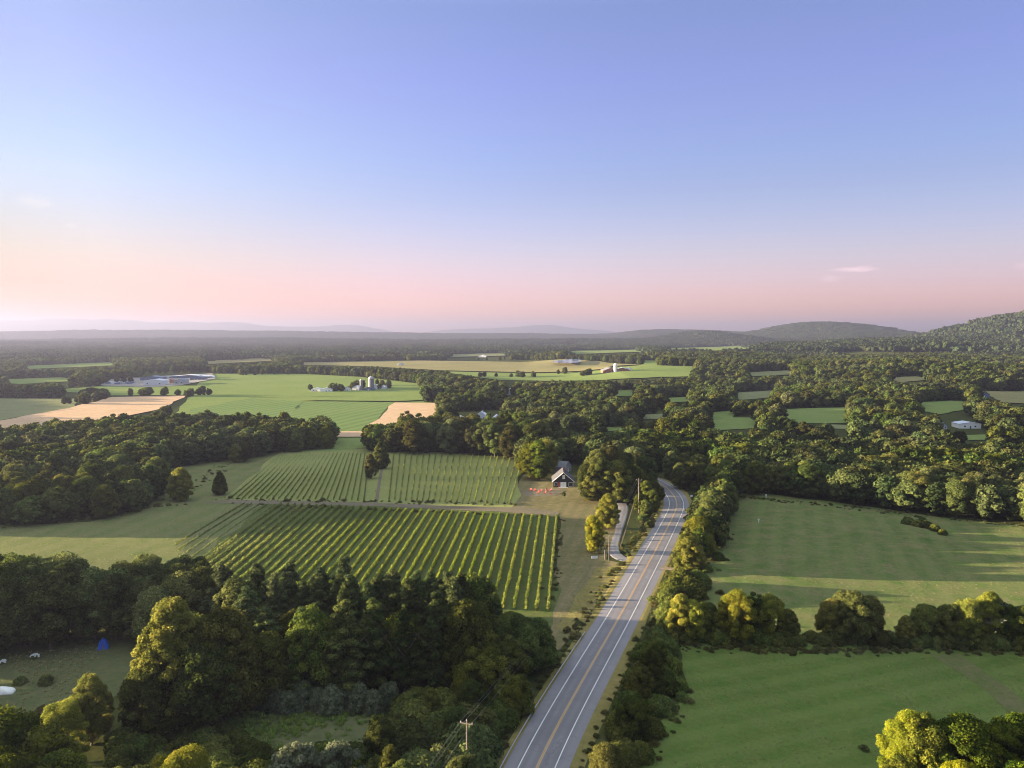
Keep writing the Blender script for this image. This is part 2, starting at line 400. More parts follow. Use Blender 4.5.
OPEN = []        # visible openings in the woods, as outlines in the photograph
def field(name, px, mat, off=.06, open_=True, wob=True):
    if open_: OPEN.append(px)
    p = G(*px)
    return patch(name, wobble(p) if wob else p, mat, off)
field('hay_field', [(-80, 640), (-80, 528), (90, 522), (172, 503), (232, 500), (275, 506), (205, 560), (150, 640)], G_hay, .05)
field('hay_field', [(150, 510), (154, 488), (168, 466), (215, 460), (330, 446), (375, 440), (385, 452), (230, 502)], G_hay, .05)
field('vineyard_ground', [(270, 501), (560, 514), (553, 612), (545, 655), (180, 650), (186, 572)], G_vine, .10)
field('vineyard_ground', [(222, 500), (282, 452), (383, 449), (376, 503)], G_vine2, .10)
field('vineyard_ground', [(374, 503), (381, 450), (528, 456), (512, 508)], G_vine2, .115)
field('farm_track', [(200, 503.5), (232, 499.5), (380, 502), (520, 507), (560, 513), (556, 517), (500, 512), (380, 506.5), (262, 504.5)], M['dirt'], .14)
field('farm_track', [(374.5, 503), (378, 503), (385.5, 452), (383, 452)], M['dirt'], .15, False, False)
field('yard', [(512, 508), (527, 470), (552, 482), (580, 482), (600, 500), (618, 520), (606, 560), (632, 566), (560, 650), (545, 655), (553, 610), (559, 514)], G_yard, .08)
field('verge', [(596, 569), (622, 566), (574, 636), (556, 628)], G_verge, .11, False)
field('pasture', [(662, 606), (672, 578), (694, 545), (706, 515), (712, 493), (760, 493), (790, 497), (870, 507), (930, 516), (1080, 534), (1080, 650), (900, 640), (800, 636), (668, 634)], G_past, .06)
field('meadow', [(566, 990), (640, 745), (690, 690), (676, 640), (800, 640), (900, 642), (1090, 654), (1200, 760), (1250, 1000)], G_lawn, .06)
field('path', [(930, 655), (960, 655), (1010, 690), (1060, 735), (1030, 735), (985, 690)], grassmat('worn_path', (.085, .125, .034), (.13, .14, .05), (.20, .16, .09), .7), .10, False)
field('clearing', [(-60, 740), (-60, 665), (40, 640), (105, 636), (150, 640), (150, 690), (100, 700), (60, 715), (20, 745)], G_clear, .06)
field('clearing', [(160, 738), (215, 714), (300, 706), (385, 712), (372, 742), (330, 756), (250, 748)], G_clear, .06)
# middle distance
field('crop_field', [(150, 446), (165, 428), (186, 402), (205, 374), (300, 374), (360, 377), (420, 384), (424, 392), (372, 396), (250, 398), (215, 420), (235, 450)], G_green, .06)
field('crop_field', [(150, 446), (186, 402), (205, 374), (300, 374), (420, 384), (424, 402), (441, 404), (425, 440), (330, 452)], G_green, .03)
field('crop_field', [(200, 440), (190, 410), (250, 399), (303, 402), (292, 416), (250, 450)], G_crop, .16)
field('crop_field', [(290, 435), (292, 416), (304, 402), (395, 403), (364, 432)], G_crop, .18)
field('crop_field', [(300, 401), (424, 392), (424, 401), (396, 402.5), (304, 401.5)], G_green, .22)
field('stubble_field', [(364, 432), (395, 403.5), (441, 404), (432, 426), (400, 440)], G_straw, .26)
field('stubble_field', [(336, 438), (338, 432.5), (364, 432.5), (372, 438)], G_straw, .30)
field('stubble_field', [(-60, 436), (0, 422), (70, 409), (112, 398), (186, 396.5), (160, 410), (100, 424)], G_straw, .2)
field('pale_field', [(-60, 430), (-60, 399), (84, 399), (70, 409), (0, 421)], G_dull, .08)
field('pale_field', [(50, 391), (105, 386), (205, 386), (190, 396), (150, 396), (110, 396)], G_green, .08)
field('gravel_yard', [(100, 386), (108, 380), (170, 376), (212, 374), (216, 379), (180, 386), (150, 388)], M['gravel'], .10)
field('golden_field', [(285, 365), (300, 363), (420, 361), (560, 360), (600, 362), (640, 365), (600, 370), (540, 373), (440, 371), (370, 367)], G_gold, .10)
field('green_field', [(440, 372), (540, 374), (600, 371), (640, 366), (696, 367), (690, 377), (600, 381), (500, 381)], G_green, .12)
field('green_field', [(640, 367), (642, 361), (660, 361), (657, 367)], G_green, .10)
for px in ([(767, 410), (800, 409), (851, 408), (848, 424), (800, 424)], [(718, 418), (750, 418), (763, 428), (716, 431)],
           [(732, 393), (775, 391), (780, 397), (736, 401)], [(916, 403), (960, 401), (978, 408), (940, 415), (918, 411)],
           [(985, 392), (1060, 391), (1060, 406), (1000, 403)], [(706, 413), (734, 411), (734, 426), (708, 427)],
           [(611, 391), (637, 390), (635, 397), (612, 397)], [(833, 457), (884, 461), (884, 466), (835, 464)], [(827, 425), (888, 427), (886, 431), (828, 429)],
           [(560, 352), (640, 350), (650, 353), (570, 355)], [(440, 355.5), (500, 353.5), (520, 356), (450, 358)], [(660, 349), (740, 346), (760, 349), (670, 352)], [(-20, 381), (60, 378), (90, 381), (20, 385)], [(20, 367), (110, 363), (120, 366), (30, 370)], [(200, 362), (270, 358.5), (280, 361), (210, 365)],
           [(650, 399), (690, 397), (694, 402), (655, 404)], [(880, 379), (915, 377), (940, 380), (900, 383)], [(640, 415), (668, 414), (670, 419), (642, 420)], [(965, 436), (1060, 433), (1060, 440), (968, 441)],
           [(748, 373), (790, 371), (796, 375), (752, 377)], [(600, 428), (625, 427), (626, 431), (602, 432)], [(866, 443), (925, 446), (925, 450), (868, 447)]):
    field('hill_clearing', px, rnd.choice((G_green, G_dull, G_gold, G_green)), .12)
field('pond', [(552, 364), (575, 362), (581, 363), (578, 366.5), (556, 366.5)], paint('pond_water', (.10, .13, .18), .08, .05, .01), .5)
OPEN += [[(452, 424), (454, 412), (508, 410), (508, 424)], [(310, 392), (310, 384), (390, 380), (392, 392)], [(505, 396), (506, 386), (517, 386), (517, 396)],
         [(605, 373), (605, 365), (640, 364), (640, 373)], [(935, 430), (936, 419), (984, 419), (984, 430)], [(976, 398), (977, 391), (992, 391), (992, 398)],
         [(140, 388), (140, 374), (214, 372), (214, 388)]]
OPEN_NEAR = [[(652, 477), (670, 483), (690, 500), (690, 515), (673, 518), (672, 497), (652, 487)], [(520, 520), (520, 468), (552, 482), (552, 464), (576, 464), (580, 486), (600, 502), (632, 503), (660, 560), (600, 640), (545, 650)],
             [(632, 520), (646, 512), (668, 498), (668, 560), (606, 562), (606, 540)]]

# ------------------------------------------------------------------ road
CL = [(478, 900), (511, 830), (537, 767), (560, 722), (595, 660), (617, 622), (639, 582), (652, 558), (663, 537), (671.5, 520), (677, 509), (677.5, 502), (673, 494), (667, 488), (659, 482.5), (648, 478), (628, 473)]
cl = G(*CL)
d0 = Vector((cl[0][0] - cl[1][0], cl[0][1] - cl[1][1])).normalized()
cl = [(cl[0][0] + d0.x * 260, cl[0][1] + d0.y * 260)] + cl
def smooth_line(p, step=3.0, it=14):
    p = np.array(p, float)
    s = np.r_[0, np.cumsum(np.hypot(*np.diff(p, axis=0).T))]
    t = np.arange(0, s[-1], step)
    q = np.column_stack([np.interp(t, s, p[:, 0]), np.interp(t, s, p[:, 1])])
    for _ in range(it): q[1:-1] = (q[:-2] + 2 * q[1:-1] + q[2:]) / 4
    return q
ROAD = smooth_line(cl)
def ribbon(name, line, prof, mat, z=0.0, kind='structure', skirt=False):
    """prof: list of (offset to the right, dz)"""
    t = np.gradient(line, axis=0); t /= np.hypot(*t.T)[:, None]
    nrm = np.column_stack([t[:, 1], -t[:, 0]])
    zz = terr(line[:, 0], line[:, 1]); k = len(prof)
    vs = []
    for i in range(len(line)):
        for o, dz in prof: vs.append((line[i, 0] + nrm[i, 0] * o, line[i, 1] + nrm[i, 1] * o, zz[i] + z + dz))
    fs = [(i * k + j, i * k + j + 1, (i + 1) * k + j + 1, (i + 1) * k + j) for i in range(len(line) - 1) for j in range(k - 1)]
    me = mesh(name, vs, fs); la = me.attributes.new('lat', 'FLOAT', 'POINT')
    la.data.foreach_set('value', np.tile(np.array([o for o, _ in prof], np.float32), len(line)))
    return link(name, me, mat, kind=kind)
RZ = .20
ribbon('road', ROAD, [(-5.75, -.03), (-3.0, .03), (0, .07), (3.0, .03), (5.45, -.03)], M['asph'], RZ)
for sd_ in (-1, 1):
    e0 = -5.7 if sd_ < 0 else 5.4
    ed = [(e0, -.035), (e0 + sd_ * .7, -.02), (e0 + sd_ * 1.6, -.08), (e0 + sd_ * 3.4, -.5)]
    ribbon('verge', ROAD, ed if sd_ > 0 else ed[::-1], G_verge, RZ)
def line_at(name, o, wd, mat, dz):
    c = .07 - abs(o) * .0133
    ribbon(name, ROAD, [(o - wd / 2, dz + c), (o + wd / 2, dz + c)], mat, RZ)
for o in (-3.25, 3.05): line_at('road_marking', o, .17, M['paintwhite'], .012)
for o in (-.17, .13): line_at('road_marking', o, .13, M['paintyellow'], .012)
DRIVE = smooth_line(G((640, 559), (632, 562), (622.5, 560.5), (613, 553), (612.5, 544), (617, 529), (621.5, 516), (624, 507), (618, 499), (600, 494), (575, 490.5)), 2, 8)
ribbon('driveway', DRIVE, [(-2.6, -.3), (-1.9, 0), (0, .05), (1.9, 0), (2.6, -.3)], asphalt('driveway_gravel', (.19, .18, .19), .1), .14)
TURN = smooth_line(G((661, 567.5), (668, 568.5), (682, 570), (698, 573)), 2, 6)
ribbon('driveway', TURN, [(-1.9, -.3), (-1.1, 0), (1.1, 0), (1.9, -.3)], M['dirt'], .14)
def dline(x, y, L):
    x = np.atleast_1d(x); y = np.atleast_1d(y)
    return np.min(np.hypot(x[:, None] - L[None, ::2, 0], y[:, None] - L[None, ::2, 1]), axis=1)

# ------------------------------------------------------------------ foliage meshes
_ico = {}
def ico(sub):
    if sub not in _ico:
        bm = bmesh.new(); bmesh.ops.create_icosphere(bm, subdivisions=sub, radius=1)
        _ico[sub] = (np.array([v.co[:] for v in bm.verts]), np.array([[v.index for v in f.verts] for f in bm.faces])); bm.free()
    return _ico[sub]
def leaf_mesh(name, C, RR, leaf, cover, mat, rng, core=.80, sub=2, low=-.5, up=.0):
    """clumps of leaf-sized faces round lumpy cores; C (n,3) centres, RR (n,3) radii"""
    C = np.asarray(C, float); RR = np.asarray(RR, float)
    P, Nn, T = [], [], []
    for i in range(len(C)):
        r = RR[i]; area = 4 * math.pi * ((r[0] * r[1]) ** 1.6 / 3 + 2 * (r[0] * r[2]) ** 1.6 / 3) ** (1 / 1.6)
        k = max(6, int(area * cover / (leaf * leaf * .6)))
        d = rng.normal(size=(k, 3)); d /= np.linalg.norm(d, axis=1)[:, None]
        d = d[d[:, 2] > low]
        p = C[i] + d * r * rng.uniform(.80, 1.14, (len(d), 1))
        keep = np.ones(len(d), bool)
        for j in range(len(C)):
            if j != i: keep &= ((((p - C[j]) / (RR[j] * .86)) ** 2).sum(1) > 1)
        d, p = d[keep], p[keep]
        nn = d / r * r.mean() + rng.normal(size=d.shape) * .5 + np.array([0, 0, up])
        P.append(p); Nn.append(nn / np.linalg.norm(nn, axis=1)[:, None])
        T.append(np.clip(rng.uniform(.0, .75) + rng.normal(0, .22, len(d)), 0, 1))
    P = np.concatenate(P); Nn = np.concatenate(Nn); T = np.concatenate(T); k = len(P)
    q = rng.normal(size=(k, 3)); a = np.cross(Nn, q); a /= np.linalg.norm(a, axis=1)[:, None] + 1e-9; b = np.cross(Nn, a)
    sz = leaf * rng.uniform(.55, 1.25, (k, 1))
    cs = []
    for sa, sb in ((-1, -.35), (.25, -.75), (1, .3), (-.2, .7)):
        cs.append(P + a * sz * (sa + rng.uniform(-.25, .25, (k, 1))) * .62 + b * sz * (sb + rng.uniform(-.25, .25, (k, 1))) * .62)
    V = [np.stack(cs, 1).reshape(-1, 3)]; nq = k
    tris, tt = [], []; off = k * 4
    if core > 0:
        iv, jf = ico(sub)
        for i in range(len(C)):
            lump = 1 + .16 * np.sin(iv @ rng.normal(size=3) * 4 + rng.uniform(0, 6)) + rng.uniform(-.08, .08, len(iv))
            V.append(C[i] + iv * RR[i] * core * lump[:, None]); tris.append(jf + off); off += len(iv)
            tt.append(np.clip(np.full(len(jf), rng.uniform(.05, .5)) + rng.normal(0, .15, len(jf)), 0, 1))
    V = np.concatenate(V)
    TR = np.concatenate(tris) if tris else np.zeros((0, 3), int)
    me = bpy.data.meshes.new(name)
    me.vertices.add(len(V)); me.vertices.foreach_set('co', V.astype(np.float32).ravel())
    loops = np.concatenate([np.arange(nq * 4), TR.ravel()]).astype(np.int32)
    me.loops.add(len(loops)); me.loops.foreach_set('vertex_index', loops)
    st = np.concatenate([np.arange(nq) * 4, nq * 4 + np.arange(len(TR)) * 3]).astype(np.int32)
    me.polygons.add(len(st)); me.polygons.foreach_set('loop_start', st)
    at_ = me.attributes.new('tint', 'FLOAT', 'FACE')
    tv = np.concatenate([T] + tt) if tt else T
    me.update(calc_edges=True)
    me.attributes['tint'].data.foreach_set('value', tv.astype(np.float32))
    me.materials.append(mat)
    return me
def dirs(n, rng, zmin=-1.):
    out = []
    for i in range(n):
        z = zmin + (1 - zmin) * (i + .5) / n; t = i * 2.399963 + rng.uniform(-.4, .4); r = math.sqrt(max(0, 1 - z * z))
        out.append((r * math.cos(t), r * math.sin(t), z))
    return np.array(out)
def clumps_round(rng, H, Rr, base, n, cr=(.22, .40), skew=0.):
    D = dirs(n, rng, -.8); ph = rng.uniform(0, 6.28, 6); lob = rng.normal(size=(6, 3)) * 2.2
    m = 1 + .13 * np.sin(D @ lob.T + ph).sum(1) / 1.6
    cz = H * (base + 1) / 2; ax = np.array([Rr, Rr * rng.uniform(.85, 1.1), H * (1 - base) / 2])
    r = Rr * rng.uniform(cr[0], cr[1], n)
    C = D * (ax - r[:, None] * .75) * m[:, None]
    C[:, :2] *= (1 - .25 * np.clip(C[:, 2] / ax[2], -1, 1) * rng.uniform(.2, 1))[:, None]
    C[:, 0] += skew * C[:, 2]
    C[:, 2] += cz
    RR = np.column_stack([r, r, r * rng.uniform(.7, 1.0, n)])
    k = 5
    C2 = np.column_stack([rng.normal(0, Rr * .2, k), rng.normal(0, Rr * .2, k), np.linspace(H * (base + .12), H * .8, k)])
    R2 = np.full((k, 3), Rr * .48)
    return np.concatenate([C, C2]), np.concatenate([RR, R2])
def clumps_pine(rng, H, Rr, base=.18, levels=9, per=6):
    C, RR = [], []
    for i in range(levels):
        t = i / (levels - 1); z = H * (base + (1 - base) * t * .97); rad = Rr * (1 - t) ** .55 * rng.uniform(.65, 1.15) + .5
        nb = max(2, int(per * (1 - t * .55))); a0 = rng.uniform(0, 6.28)
        for k in range(nb):
            a = a0 + 6.28 * k / nb + rng.uniform(-.35, .35); L = rad * rng.uniform(.65, 1.15)
            for f in (.45, .85):
                s = (1.05 if f < .6 else .85) * (.30 + .13 * (1 - t)) * Rr * .62
                C.append((math.cos(a) * L * f, math.sin(a) * L * f, z + L * f * .16 + rng.uniform(-1.1, 1.1)))
                RR.append((s, s, s * rng.uniform(.5, .8)))
    C.append((0, 0, H * .97)); RR.append((Rr * .14, Rr * .14, H * .05))
    for t in np.linspace(base, .88, 7): C.append((0, 0, H * t)); RR.append((Rr * .33 * (1 - t * .7), Rr * .33 * (1 - t * .7), H * .08))
    return np.array(C), np.array(RR)
def clumps_cone(rng, H, Rr, n=40, base=.08):
    t = (np.arange(n) + .5) / n; t = 1 - np.sqrt(1 - t * .98); t = t / t.max() * .96
    a = np.arange(n) * 2.4 + rng.uniform(-.3, .3, n); prof = Rr * (1 - t) ** .55 * (np.minimum(1, t * 3.5 + .5))
    C = np.column_stack([np.cos(a) * prof * .66, np.sin(a) * prof * .66, H * (base + (1 - base) * t)])
    r = prof * .42 + Rr * .10
    RR = np.column_stack([r, r, r * .9])
    k = 6; C2 = np.column_stack([np.zeros(k), np.zeros(k), np.linspace(H * .16, H * .8, k)]); q = Rr * np.linspace(.62, .15, k)
    return np.concatenate([C, C2]), np.concatenate([RR, np.column_stack([q, q, np.full(k, H * .12)])])
def clumps_bush(rng, H, Rr, n=16):
    D = dirs(n, rng, -.1); r = Rr * rng.uniform(.28, .46, n)
    C = D * (np.array([Rr, Rr, H * .85]) - r[:, None]) * rng.uniform(.75, 1.12, (n, 1)); C[:, 2] += H * .12
    return np.concatenate([C, [[0, 0, H * .35]]]), np.concatenate([np.column_stack([r, r, r * .9]), [[Rr * .5, Rr * .5, H * .4]]])
def trunk_mesh(rng, H, base, r, limbs=5, spread=.5):
    b = MB(); top = H * .8
    b.tube([(0, 0, -.6), (0, 0, .4), (rng.uniform(-.2, .2), rng.uniform(-.2, .2), H * .35), (rng.uniform(-.4, .4), rng.uniform(-.4, .4), top)], [r * 1.4, r, r * .75, r * .2], 8)
    for k in range(limbs):
        a = 6.28 * k / limbs + rng.uniform(-.4, .4); z = H * rng.uniform(max(.14, base * .8), .5); L = H * spread * rng.uniform(.35, .6)
        b.tube([(0, 0, z), (math.cos(a) * L * .5, math.sin(a) * L * .5, z + L * .5), (math.cos(a) * L * .85, math.sin(a) * L * .85, z + L * .95)], [r * .5, r * .32, r * .1], 6)
    return mesh('trunk', b.v, b.f, True)
class Kind: pass
KINDS = {}
def kind(key, name, H, variants, mat, gen, leaf, cover, tr=(.3, .22), **kw):
    K = Kind(); K.name, K.H, K.crowns, K.trunks = name, H, [], []
    for i in range(variants):
        rng = np.random.default_rng(1000 + len(KINDS) * 50 + i)
        C, RR = gen(rng)
        K.crowns.append(leaf_mesh(name + '_crown', C, RR, leaf, cover, mat, rng, **kw))
        t = trunk_mesh(rng, H, tr[1], tr[0]); t.materials.append(M['bark']); K.trunks.append(t)
    KINDS[key] = K
kind('oak', 'broadleaf_tree', 16, 7, M['oak'], lambda g: clumps_round(g, 16, g.uniform(5.0, 6.8), g.uniform(.02, .10), 56, (.15, .38)), .35, 1.35, (.32, .2), core=.72)
kind('poplar', 'poplar_tree', 24, 3, M['poplar'], lambda g: clumps_round(g, 24, g.uniform(6.2, 7.4), .0, 80, (.13, .30)), .31, 1.4, (.4, .2), core=.7)
kind('round', 'broadleaf_tree', 15, 3, M['poplar'], lambda g: clumps_round(g, 15, g.uniform(4.3, 4.8), .0, 60, (.16, .34)), .31, 1.4, (.28, .2), core=.7)
kind('pine', 'pine_tree', 21, 5, M['pine'], lambda g: clumps_pine(g, 21, g.uniform(4.6, 5.6), .16, 11, 6), .34, 1.35, (.32, .2), core=.7, sub=1, low=-.75, up=.2)
def clumps_tall(g):
    C, RR = clumps_round(g, 27, 7.2, .0, 120, (.09, .23))
    k = 1 - .5 * np.clip((C[:, 2] / 27 - .4) / .6, 0, 1); C[:, :2] *= k[:, None]; RR[:, :2] *= (.4 + .6 * k)[:, None]; return C, RR
kind('tall', 'poplar_tree', 27, 1, M['poplar'], clumps_tall, .32, 1.4, (.42, .2), core=.68)
kind('cone', 'cone_shaped_tree', 12, 2, M['oak'], lambda g: clumps_cone(g, 12, 3.6), .40, 1.3, (.2, .12))
kind('bush', 'bush', 4, 5, M['bush'], lambda g: clumps_bush(g, 4, g.uniform(2.6, 3.3), 22), .32, 1.3, (.12, .1))
kind('pale', 'grey_green_tree', 15, 2, M['willow'], lambda g: clumps_round(g, 15, 5.0, .0, 60, (.15, .34)), .40, 1.3, (.28, .2), core=.7)
kind('willow', 'willow_shrub', 5, 2, M['willow'], lambda g: clumps_bush(g, 5, 2.2, 30), .26, 1.1, (.12, .1), core=.6)
# simpler crowns for the far woods
FAR = [leaf_mesh('wood_crown', *clumps_round(np.random.default_rng(70 + i), 15, 5.6 + .3 * i, .06, 24, (.24, .50)), 1.05, .95, M['canopy'], np.random.default_rng(80 + i), core=.92, sub=1, low=-.3) for i in range(5)]
def canopy_patch(seed):
    rng = np.random.default_rng(seed); n = 44
    C = np.column_stack([rng.uniform(-26, 26, n), rng.uniform(-26, 26, n), rng.uniform(5, 9, n)])
    r = rng.uniform(4.2, 7.2, n)
    return leaf_mesh('canopy_patch', C, np.column_stack([r, r, r * 1.0]), 4.0, .3, M['far'], rng, core=.95, sub=1, low=0)
M['far'] = leafmat('far_canopy', (.018, .028, .014), (.045, .055, .024), .03, .3, .1)
PATCH = [canopy_patch(300 + i) for i in range(4)]

# ------------------------------------------------------------------ tree placement
TREES = []     # (x, y, kind, height, label, group)
def put(kindk, px, h, label, group, jit=0, cat=None, wide=1.0):
    for (u, v, *r) in px:
        x, y = at(u, v); hh = r[0] if r else h * rnd.uniform(.88, 1.12)
        TREES.append([x + rnd.uniform(-jit, jit), y + rnd.uniform(-jit, jit), kindk, hh, label, group, wide, 1])
def sample(poly, s, rng=NR):
    P = np.array(poly); lo, hi = P.min(0), P.max(0)
    xs = np.arange(lo[0], hi[0], s); ys = np.arange(lo[1], hi[1], s * .87)
    X, Y = np.meshgrid(xs, ys); X = X + (np.arange(len(ys)) % 2)[:, None] * s / 2
    X = (X + rng.uniform(-.38, .38, X.shape) * s).ravel(); Y = (Y + rng.uniform(-.38, .38, Y.shape) * s).ravel()
    k = inpoly(X, Y, poly); return X[k], Y[k]
def hidden_opening(x, y, z, h, opens):
    """would a tree of height h here stand in or in front of one of the openings?"""
    bad = np.zeros(len(x), bool)
    for f in (0, .35, .7, .93):
        u, v = proj(x, y, z + h * f)
        for o in opens: bad |= inpoly(u, v, o)
    return bad
def wood(px, s, mix, label, group, opens=()):
    poly = G(*px); X, Y = sample(poly, s)
    ok = (dline(X, Y, ROAD) > 9.5) & (dline(X, Y, DRIVE) > 6)
    X, Y = X[ok], Y[ok]
    hs = np.array([0.0] * len(X)); ks = []
    for i in range(len(X)):
        k, lo, hi = mix[rnd.randrange(len(mix))]; ks.append(k); hs[i] = rnd.uniform(lo, hi)
    bad = hidden_opening(X, Y, terr(X, Y), hs, opens) if len(opens) else np.zeros(len(X), bool)
    for i in range(len(X)):
        if not bad[i]: TREES.append([X[i], Y[i], ks[i], hs[i], label[ks[i]] if isinstance(label, dict) else label, group, rnd.uniform(.9, 1.15), 0])
LB = 'leafy green tree crowded into the big wood left of the vineyard'
wood([(-90, 534), (0, 529), (90, 521), (145, 513), (157, 502), (157, 486), (170, 468), (218, 462), (300, 451), (332, 447), (322, 437), (250, 433), (120, 436), (0, 448), (-90, 455)], 8.2,
     [('oak', 12, 17), ('oak', 13, 18), ('oak', 11, 15)], LB, 'trees of the left wood', [[(150, 500), (226, 462), (300, 452), (376, 448), (376, 440), (336, 440), (336, 452), (280, 456), (230, 502)]])
wood([(368, 453), (404, 454), (404, 445), (368, 444)], 7, [('oak', 13, 16)], 'lower tree at the left end of the row behind the upper vineyard', 'left end of the tree row')
wood([(404, 454), (455, 455), (545, 461), (552, 452), (455, 446), (404, 445)], 8, [('oak', 18, 23)], 'tall dark tree in the row standing behind the upper vineyard', 'trees of the row behind the upper vineyard')
wood([(572, 464), (592, 470), (640, 497), (660, 480), (655, 474), (705, 466), (740, 482), (722, 488), (1080, 490), (1080, 470), (820, 462), (700, 455), (600, 452), (525, 455), (520, 470), (548, 470)], 9,
     [('oak', 13, 18)], 'broadleaf tree in the woods behind the dark gabled house and road bend', 'trees behind the house and road bend', OPEN_NEAR + [[(833, 457), (884, 461), (884, 466), (835, 464)]])
wood([(722, 494), (790, 497), (870, 507), (930, 516), (1080, 534), (1080, 494), (900, 484), (800, 478), (715, 474)], 7.6, [('oak', 13, 17)],
     'dark tree of the wood edge along the top of the right pasture', 'trees along the top of the right pasture')
wood([(215, 645), (300, 640), (420, 645), (480, 650), (480, 700), (400, 700), (300, 700), (228, 708)], 6.2,
     [('pine', 18, 23), ('pine', 17, 22), ('pine', 18, 22), ('oak', 15, 20)],
     {'pine': 'dark pine in the dense grove below the near vineyard', 'oak': 'broadleaf tree among the dark pines below the near vineyard'}, 'trees of the pine grove')
wood([(-80, 668), (-80, 640), (20, 632), (100, 630), (104, 646), (30, 652)], 6.5, [('oak', 18, 22)], 'dark leafy tree of the shaded clump behind the left clearing', 'trees behind the left clearing')
wood([(112, 640), (108, 624), (150, 618), (222, 614), (236, 640), (160, 652)], 7, [('oak', 15, 19)], 'dark leafy tree in the strip between clearing and hay field', 'trees between clearing and hay field')
wood([(481, 650), (515, 655), (548, 666), (556, 690), (500, 700), (481, 700)], 5.4, [('pine', 10, 15), ('oak', 9, 14), ('oak', 9, 13)],
     {'pine': 'small pine at the lower right end of the dense grove', 'oak': 'small broadleaf tree at the lower right end of the dense grove'}, 'smaller trees at the right end of the grove')
put('tall', [(176, 728, 27.5)], 27, 'tallest yellow-green tree, sunlit down its left side, standing above the pines', None, wide=1.0)
put('poplar', [(180, 860, 17.5)], 17, 'sunlit yellow-green tree top at the bottom edge left of the pale bushes', None)
put('oak', [(150, 738, 15), (208, 735), (225, 722), (165, 716, 17), (196, 715)], 20, 'tree crowding round the foot of the tallest sunlit tree', 'trees round the tallest sunlit tree')
put('poplar', [(92, 745, 14), (64, 765, 13)], 13, 'slender sunlit tree on the near edge of the left clearing', 'slender trees at the left clearing')
put('oak', [(8, 835, 20), (-25, 820, 20), (38, 838, 17), (62, 850, 14.5), (-10, 870, 18), (30, 890, 15), (105, 850, 12)], 18, 'leafy tree in the bottom left corner below the clearing', 'trees in the bottom left corner')
put('pale', [(296, 850, 15), (335, 840, 14.5), (262, 870, 13)], 14, 'grey-green tree at the bottom edge below the small clearing', 'grey-green trees at the bottom edge')
put('oak', [(225, 860, 13), (380, 860, 12), (415, 850, 11), (440, 870, 12), (140, 900, 14), (460, 850, 9)], 12, 'low leafy tree at the bottom edge left of the power pole', 'trees at the bottom edge')
put('willow', [(262 + i * 14, 708 + (i % 3) * 2.5, 5.2 + (i % 2)) for i in range(10)], 6, 'pale grey-leaved shrub on the far side of the small clearing', 'pale shrubs by the small clearing')
wood([(395, 712), (470, 702), (530, 694), (562, 645), (574, 640), (540, 690), (500, 755), (465, 800), (440, 850), (380, 830), (378, 750)], 4.4, [('bush', 3, 6), ('bush', 4, 7), ('oak', 6, 9)],
     {'bush': 'green bush in the thicket between power pole and road', 'oak': 'small tree in the thicket between power pole and road'}, 'thicket beside the road')
wood([(95, 760), (100, 735), (240, 735), (260, 760), (380, 762), (380, 850), (80, 860)], 4.6, [('bush', 2.5, 5)], 'bush in the undergrowth at the bottom left', 'undergrowth bushes')
put('oak', [(-50, 700, 9), (-75, 690, 10), (-65, 720, 9), (-100, 705, 10), (-60, 670, 11)], 17, 'leafy tree added out of view at the left to shade the clearing', 'unseen trees added to shade the clearing')  # out-of-view trees, added so that their shadows darken the left clearing
put('bush', [(46, 685, 2.6), (20, 684, 2.0)], 2, 'dark round bush standing in the left clearing', 'bushes in the left clearing')
# right hedgerow
hd = [(668, 11), (680, 13), (694, 12), (706, 11), (720, 9), (736, 14.5), (752, 12.5), (770, 13), (788, 10), (806, 9), (828, 12), (852, 14.8), (868, 13.5), (888, 9.5), (905, 8), (925, 11.5), (945, 12), (966, 13.5), (988, 14.5), (1010, 12.5), (1030, 13), (1055, 12)]
put('round', [(u, 638 + (i % 3) * 2 + max(0, u - 850) * .04, h * .95) for i, (u, h) in enumerate(hd) if i in (5, 7, 10, 18, 2, 1, 14, 17)], 12, 'yellow-green tree of the hedgerow between the two right fields', 'yellow-green trees of the right hedgerow')
put('oak', [(u, 638 + (i % 3) * 2 + max(0, u - 850) * .04, h * .86) for i, (u, h) in enumerate(hd) if i not in (5, 7, 10, 18, 2, 1, 14, 17, 9, 13)], 12, 'darker tree of the hedgerow between the two right fields', 'darker trees of the right hedgerow')
put('bush', [(662 + i * 11.5, 643 + max(0, i - 16) * .5 + rnd.uniform(-2, 2), rnd.uniform(2.5, 4.5)) for i in range(35)], 3, 'low dark bush at the foot of the right hedgerow', 'bushes of the right hedgerow')
# bottom right grove
put('poplar', [(905, 792, 14.5), (960, 850, 14), (1000, 790, 12), (935, 835, 11)], 14, 'yellow-green tree of the grove in the bottom right corner', 'yellow-green trees of the corner grove')
put('oak', [(925, 800, 13), (955, 800, 14), (982, 800, 13.5), (1010, 795, 13.5), (1035, 790, 14.5), (985, 860, 12), (1025, 850, 13), (1060, 820, 14), (898, 830, 11), (1050, 880, 13)], 13, 'dark green tree of the grove in the bottom right corner', 'dark trees of the corner grove')
